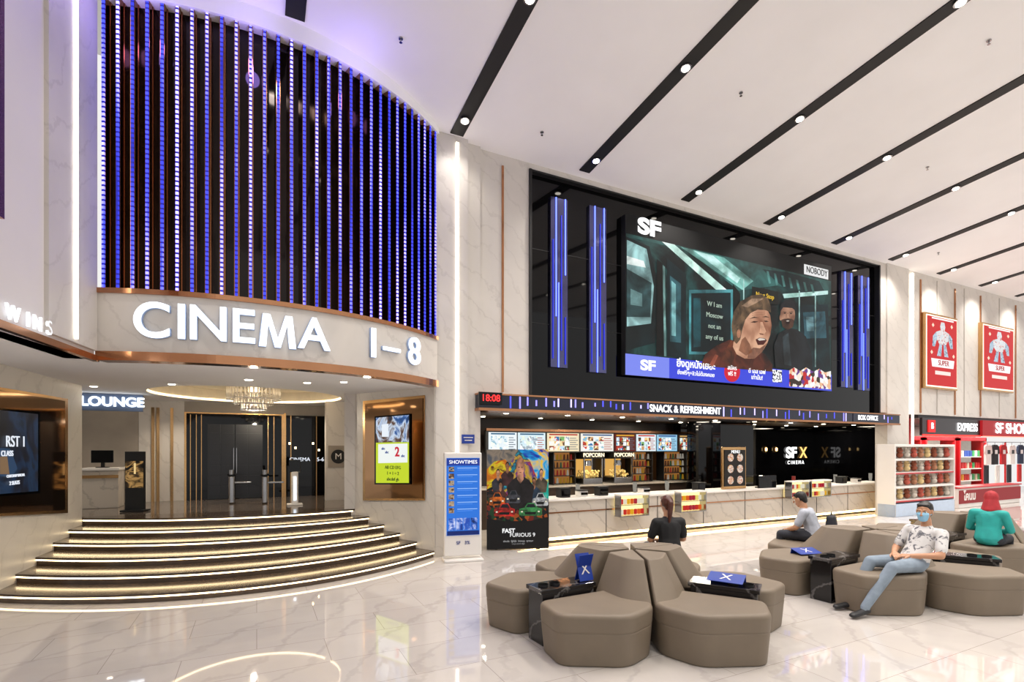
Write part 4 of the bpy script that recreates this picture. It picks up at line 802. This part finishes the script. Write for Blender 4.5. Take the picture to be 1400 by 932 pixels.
def person(name,r,d,fr,fd,J,shirt,trouser,shoe,skin=SK,long=False,hd={},hands=True,scale=1):
    x,y=cw(r,d); fx,fy=cw(fr,fd); e=empty(name,(x,y,0),math.atan2(fy,fx)); e.scale=(scale,)*3
    P=[]
    pe,ch,nk=Vector(J['pelvis']),Vector(J['chest']),Vector(J['neck'])
    wa=(pe*.5+ch*.5)
    P+=[(pe,(.13,.165,.11),wa,(.11,.145,.1),0),(wa,(.11,.145,.1),ch,(.115,.165,.11),0),(pe+V3(.02,0,-.02),(.13,.17,.095),pe+V3(.0,0,-.01),(.12,.17,.09),1)]
    P.append((ch,(.1,.15,.08),nk+V3(0,0,-.05),(.06,.08,.05),0)); P.append((nk+V3(0,0,-.05),.056,nk+V3(.01,0,.05),.052,2))
    for s in ('l','r'):
        sh,el,wr=[Vector(J[k+s]) for k in ('sh_','el_','wr_')]; hi,kn,an,to=[Vector(J[k+s]) for k in ('hip_','kn_','an_','to_')]
        P.append((ch+V3(0,0,.05),(.08,.09,.06),sh,.062,0))
        ms=sh.lerp(el,.72)
        if long: P+=[(sh,.062,el,.05,0),(el,.05,wr,.036,0)]
        else: P+=[(sh,.064,ms,.06,0),(ms,.043,el,.042,2),(el,.042,wr,.027,2)]
        P+=[(pe+V3(.02,0,-.02),(.11,.12,.09),hi,.095,1),(hi,.095,kn,.067,1),(kn,.067,an,.047,1)]
        P+=[(an,.04,an+V3(0,0,-.02),.042,3),(an+V3(-.03,0,-.04),(.045,.04,.035),to,(.05,.042,.03),3)]
    body('body',P,[shirt,trouser,skin,shoe],.010,e,6)
    head(e,J['head'],**hd)
    if hands:
        for s,sd in (('l',1),('r',-1)):
            el,wr=Vector(J['el_'+s]),Vector(J['wr_'+s]); hand(wr,J.get('hd_'+s,(wr-el)),J.get('hn_'+s,(0,-sd,-.6)),sd,e,'hand_'+s)
    return e
def printed():
    m,N,L,b=newmat('shirt_print'); t=N.new('ShaderNodeTexCoord'); n=N.new('ShaderNodeTexNoise'); n.inputs['Scale'].default_value=14; n.inputs['Detail'].default_value=5; n.inputs['Distortion'].default_value=1.2
    r=N.new('ShaderNodeValToRGB'); r.color_ramp.elements[0].position=.38; r.color_ramp.elements[0].color=lin('#66666c'); r.color_ramp.elements[1].position=.45; r.color_ramp.elements[1].color=lin('#d0cecc')
    L.new(t.outputs['Object'],n.inputs['Vector']); L.new(n.outputs['Fac'],r.inputs['Fac']); L.new(r.outputs[0],b.inputs['Base Color']); b.inputs['Roughness'].default_value=.85; return m
J0=dict(pelvis=(0,0,.57),chest=(-.16,0,.86),neck=(-.2,0,1.0),head=(-.17,0,1.14),
  sh_l=(-.18,.19,.91),sh_r=(-.18,-.19,.91),el_l=(-.05,.27,.68),el_r=(-.06,-.26,.68),wr_l=(.16,.1,.66),wr_r=(.17,-.1,.66),
  hd_l=(.5,-.7,-.1),hd_r=(.5,.7,-.12),hn_l=(-.2,-.2,-1),hn_r=(-.2,.2,-1),
  hip_l=(.06,.09,.55),hip_r=(.06,-.09,.55),kn_l=(.47,.13,.55),kn_r=(.46,-.15,.56),an_l=(.80,.08,.11),an_r=(.70,-.18,.11),to_l=(.98,.10,.04),to_r=(.89,-.20,.04))
person('seated_man',4.72,6.02,-.97,-.24,J0,printed(),mat('#7f8c99',.85,0,.15,10),mat('#1a1a1c',.5),hd=dict(yaw=.35,pitch=.12,mask=True))
J1=dict(J0); J1.update(chest=(.03,0,.88),neck=(.05,0,1.02),head=(.09,0,1.15),sh_l=(.03,.17,.93),sh_r=(.03,-.17,.93),el_l=(.08,.23,.7),el_r=(.08,-.23,.7),wr_l=(.28,.1,.66),wr_r=(.28,-.1,.66),an_l=(.5,.1,.1),an_r=(.5,-.1,.1),to_l=(.66,.1,.04),to_r=(.66,-.1,.04),kn_l=(.45,.12,.54),kn_r=(.45,-.12,.54))
person('seated_woman',2.05,6.66,-.15,1,J1,mat('#141416',.8),mat('#20222a',.8),M_BLKM,hd=dict(hair='tail',hm=mat('#4a2010',.4,0,.3,30),pitch=.1))
J2=dict(J1); J2.update(chest=(.1,0,.85),neck=(.16,0,.98),head=(.21,0,1.09),sh_l=(.12,.18,.90),sh_r=(.12,-.18,.90),el_l=(.2,.24,.68),el_r=(.2,-.24,.68),wr_l=(.36,.08,.62),wr_r=(.36,-.08,.62))
person('seated_man',4.66,7.87,-.75,.75,J2,mat('#a4a8b2',.85,0,.12,12),mat('#2a2c34',.8),M_BLKM,hd=dict(pitch=.35))
x,y=cw(4.96,7.95); e=empty('backpack',(x,y,.46),.4)
loft('bag',[(-.14,-.09),(.14,-.09),(.14,.09),(-.14,.09)],[(-.09,-.06),(.09,-.06),(.09,.06),(-.09,.06)],0,.4,mat('#1c1e26',.7),e,.05,4); box('pocket',(0,-.1,.13),(.2,.05,.18),mat('#262833',.7),e,bevel=.02); box('handle',(0,0,.42),(.06,.015,.05),M_BLKM,e,bevel=.005)
J3=dict(J1); J3.update(chest=(.05,0,.88),neck=(.09,0,1.0),head=(.15,0,1.13))
person('seated_woman',7.02,7.55,.75,.5,J3,mat('#1f9a94',.7,0,.12,8),mat('#1c2028',.8),M_BLKM,long=True,hd=dict(scarf=mat('#a3232a',.7,0,.15,12),pitch=.2,yaw=.2))
# purple wash on facade top
for a in (-.28,0,.3):
    p=arcp(a,R+.35); l=bpy.data.lights.new('facade_wash','POINT'); l.energy=7; l.color=(.35,.25,1); l.shadow_soft_size=.1
    o=bpy.data.objects.new('facade_wash',l); COL.objects.link(o); o.location=(*p,7.0); o.parent=fac
w=bpy.data.worlds.new('World'); S.world=w; w.use_nodes=True; bg=w.node_tree.nodes['Background']; bg.inputs[0].default_value=(1,.985,.97,1); bg.inputs[1].default_value=.76
cam=bpy.data.cameras.new('Camera'); co=bpy.data.objects.new('Camera',cam); COL.objects.link(co)
co.location=(0,0,H); co.rotation_euler=(math.pi/2,0,-TH); cam.sensor_width=36; cam.lens=36*F/1400; cam.shift_y=(HY-466)/1400; cam.clip_end=200
S.camera=co
S.view_settings.view_transform='Standard'; S.view_settings.look='None'; S.view_settings.exposure=.26
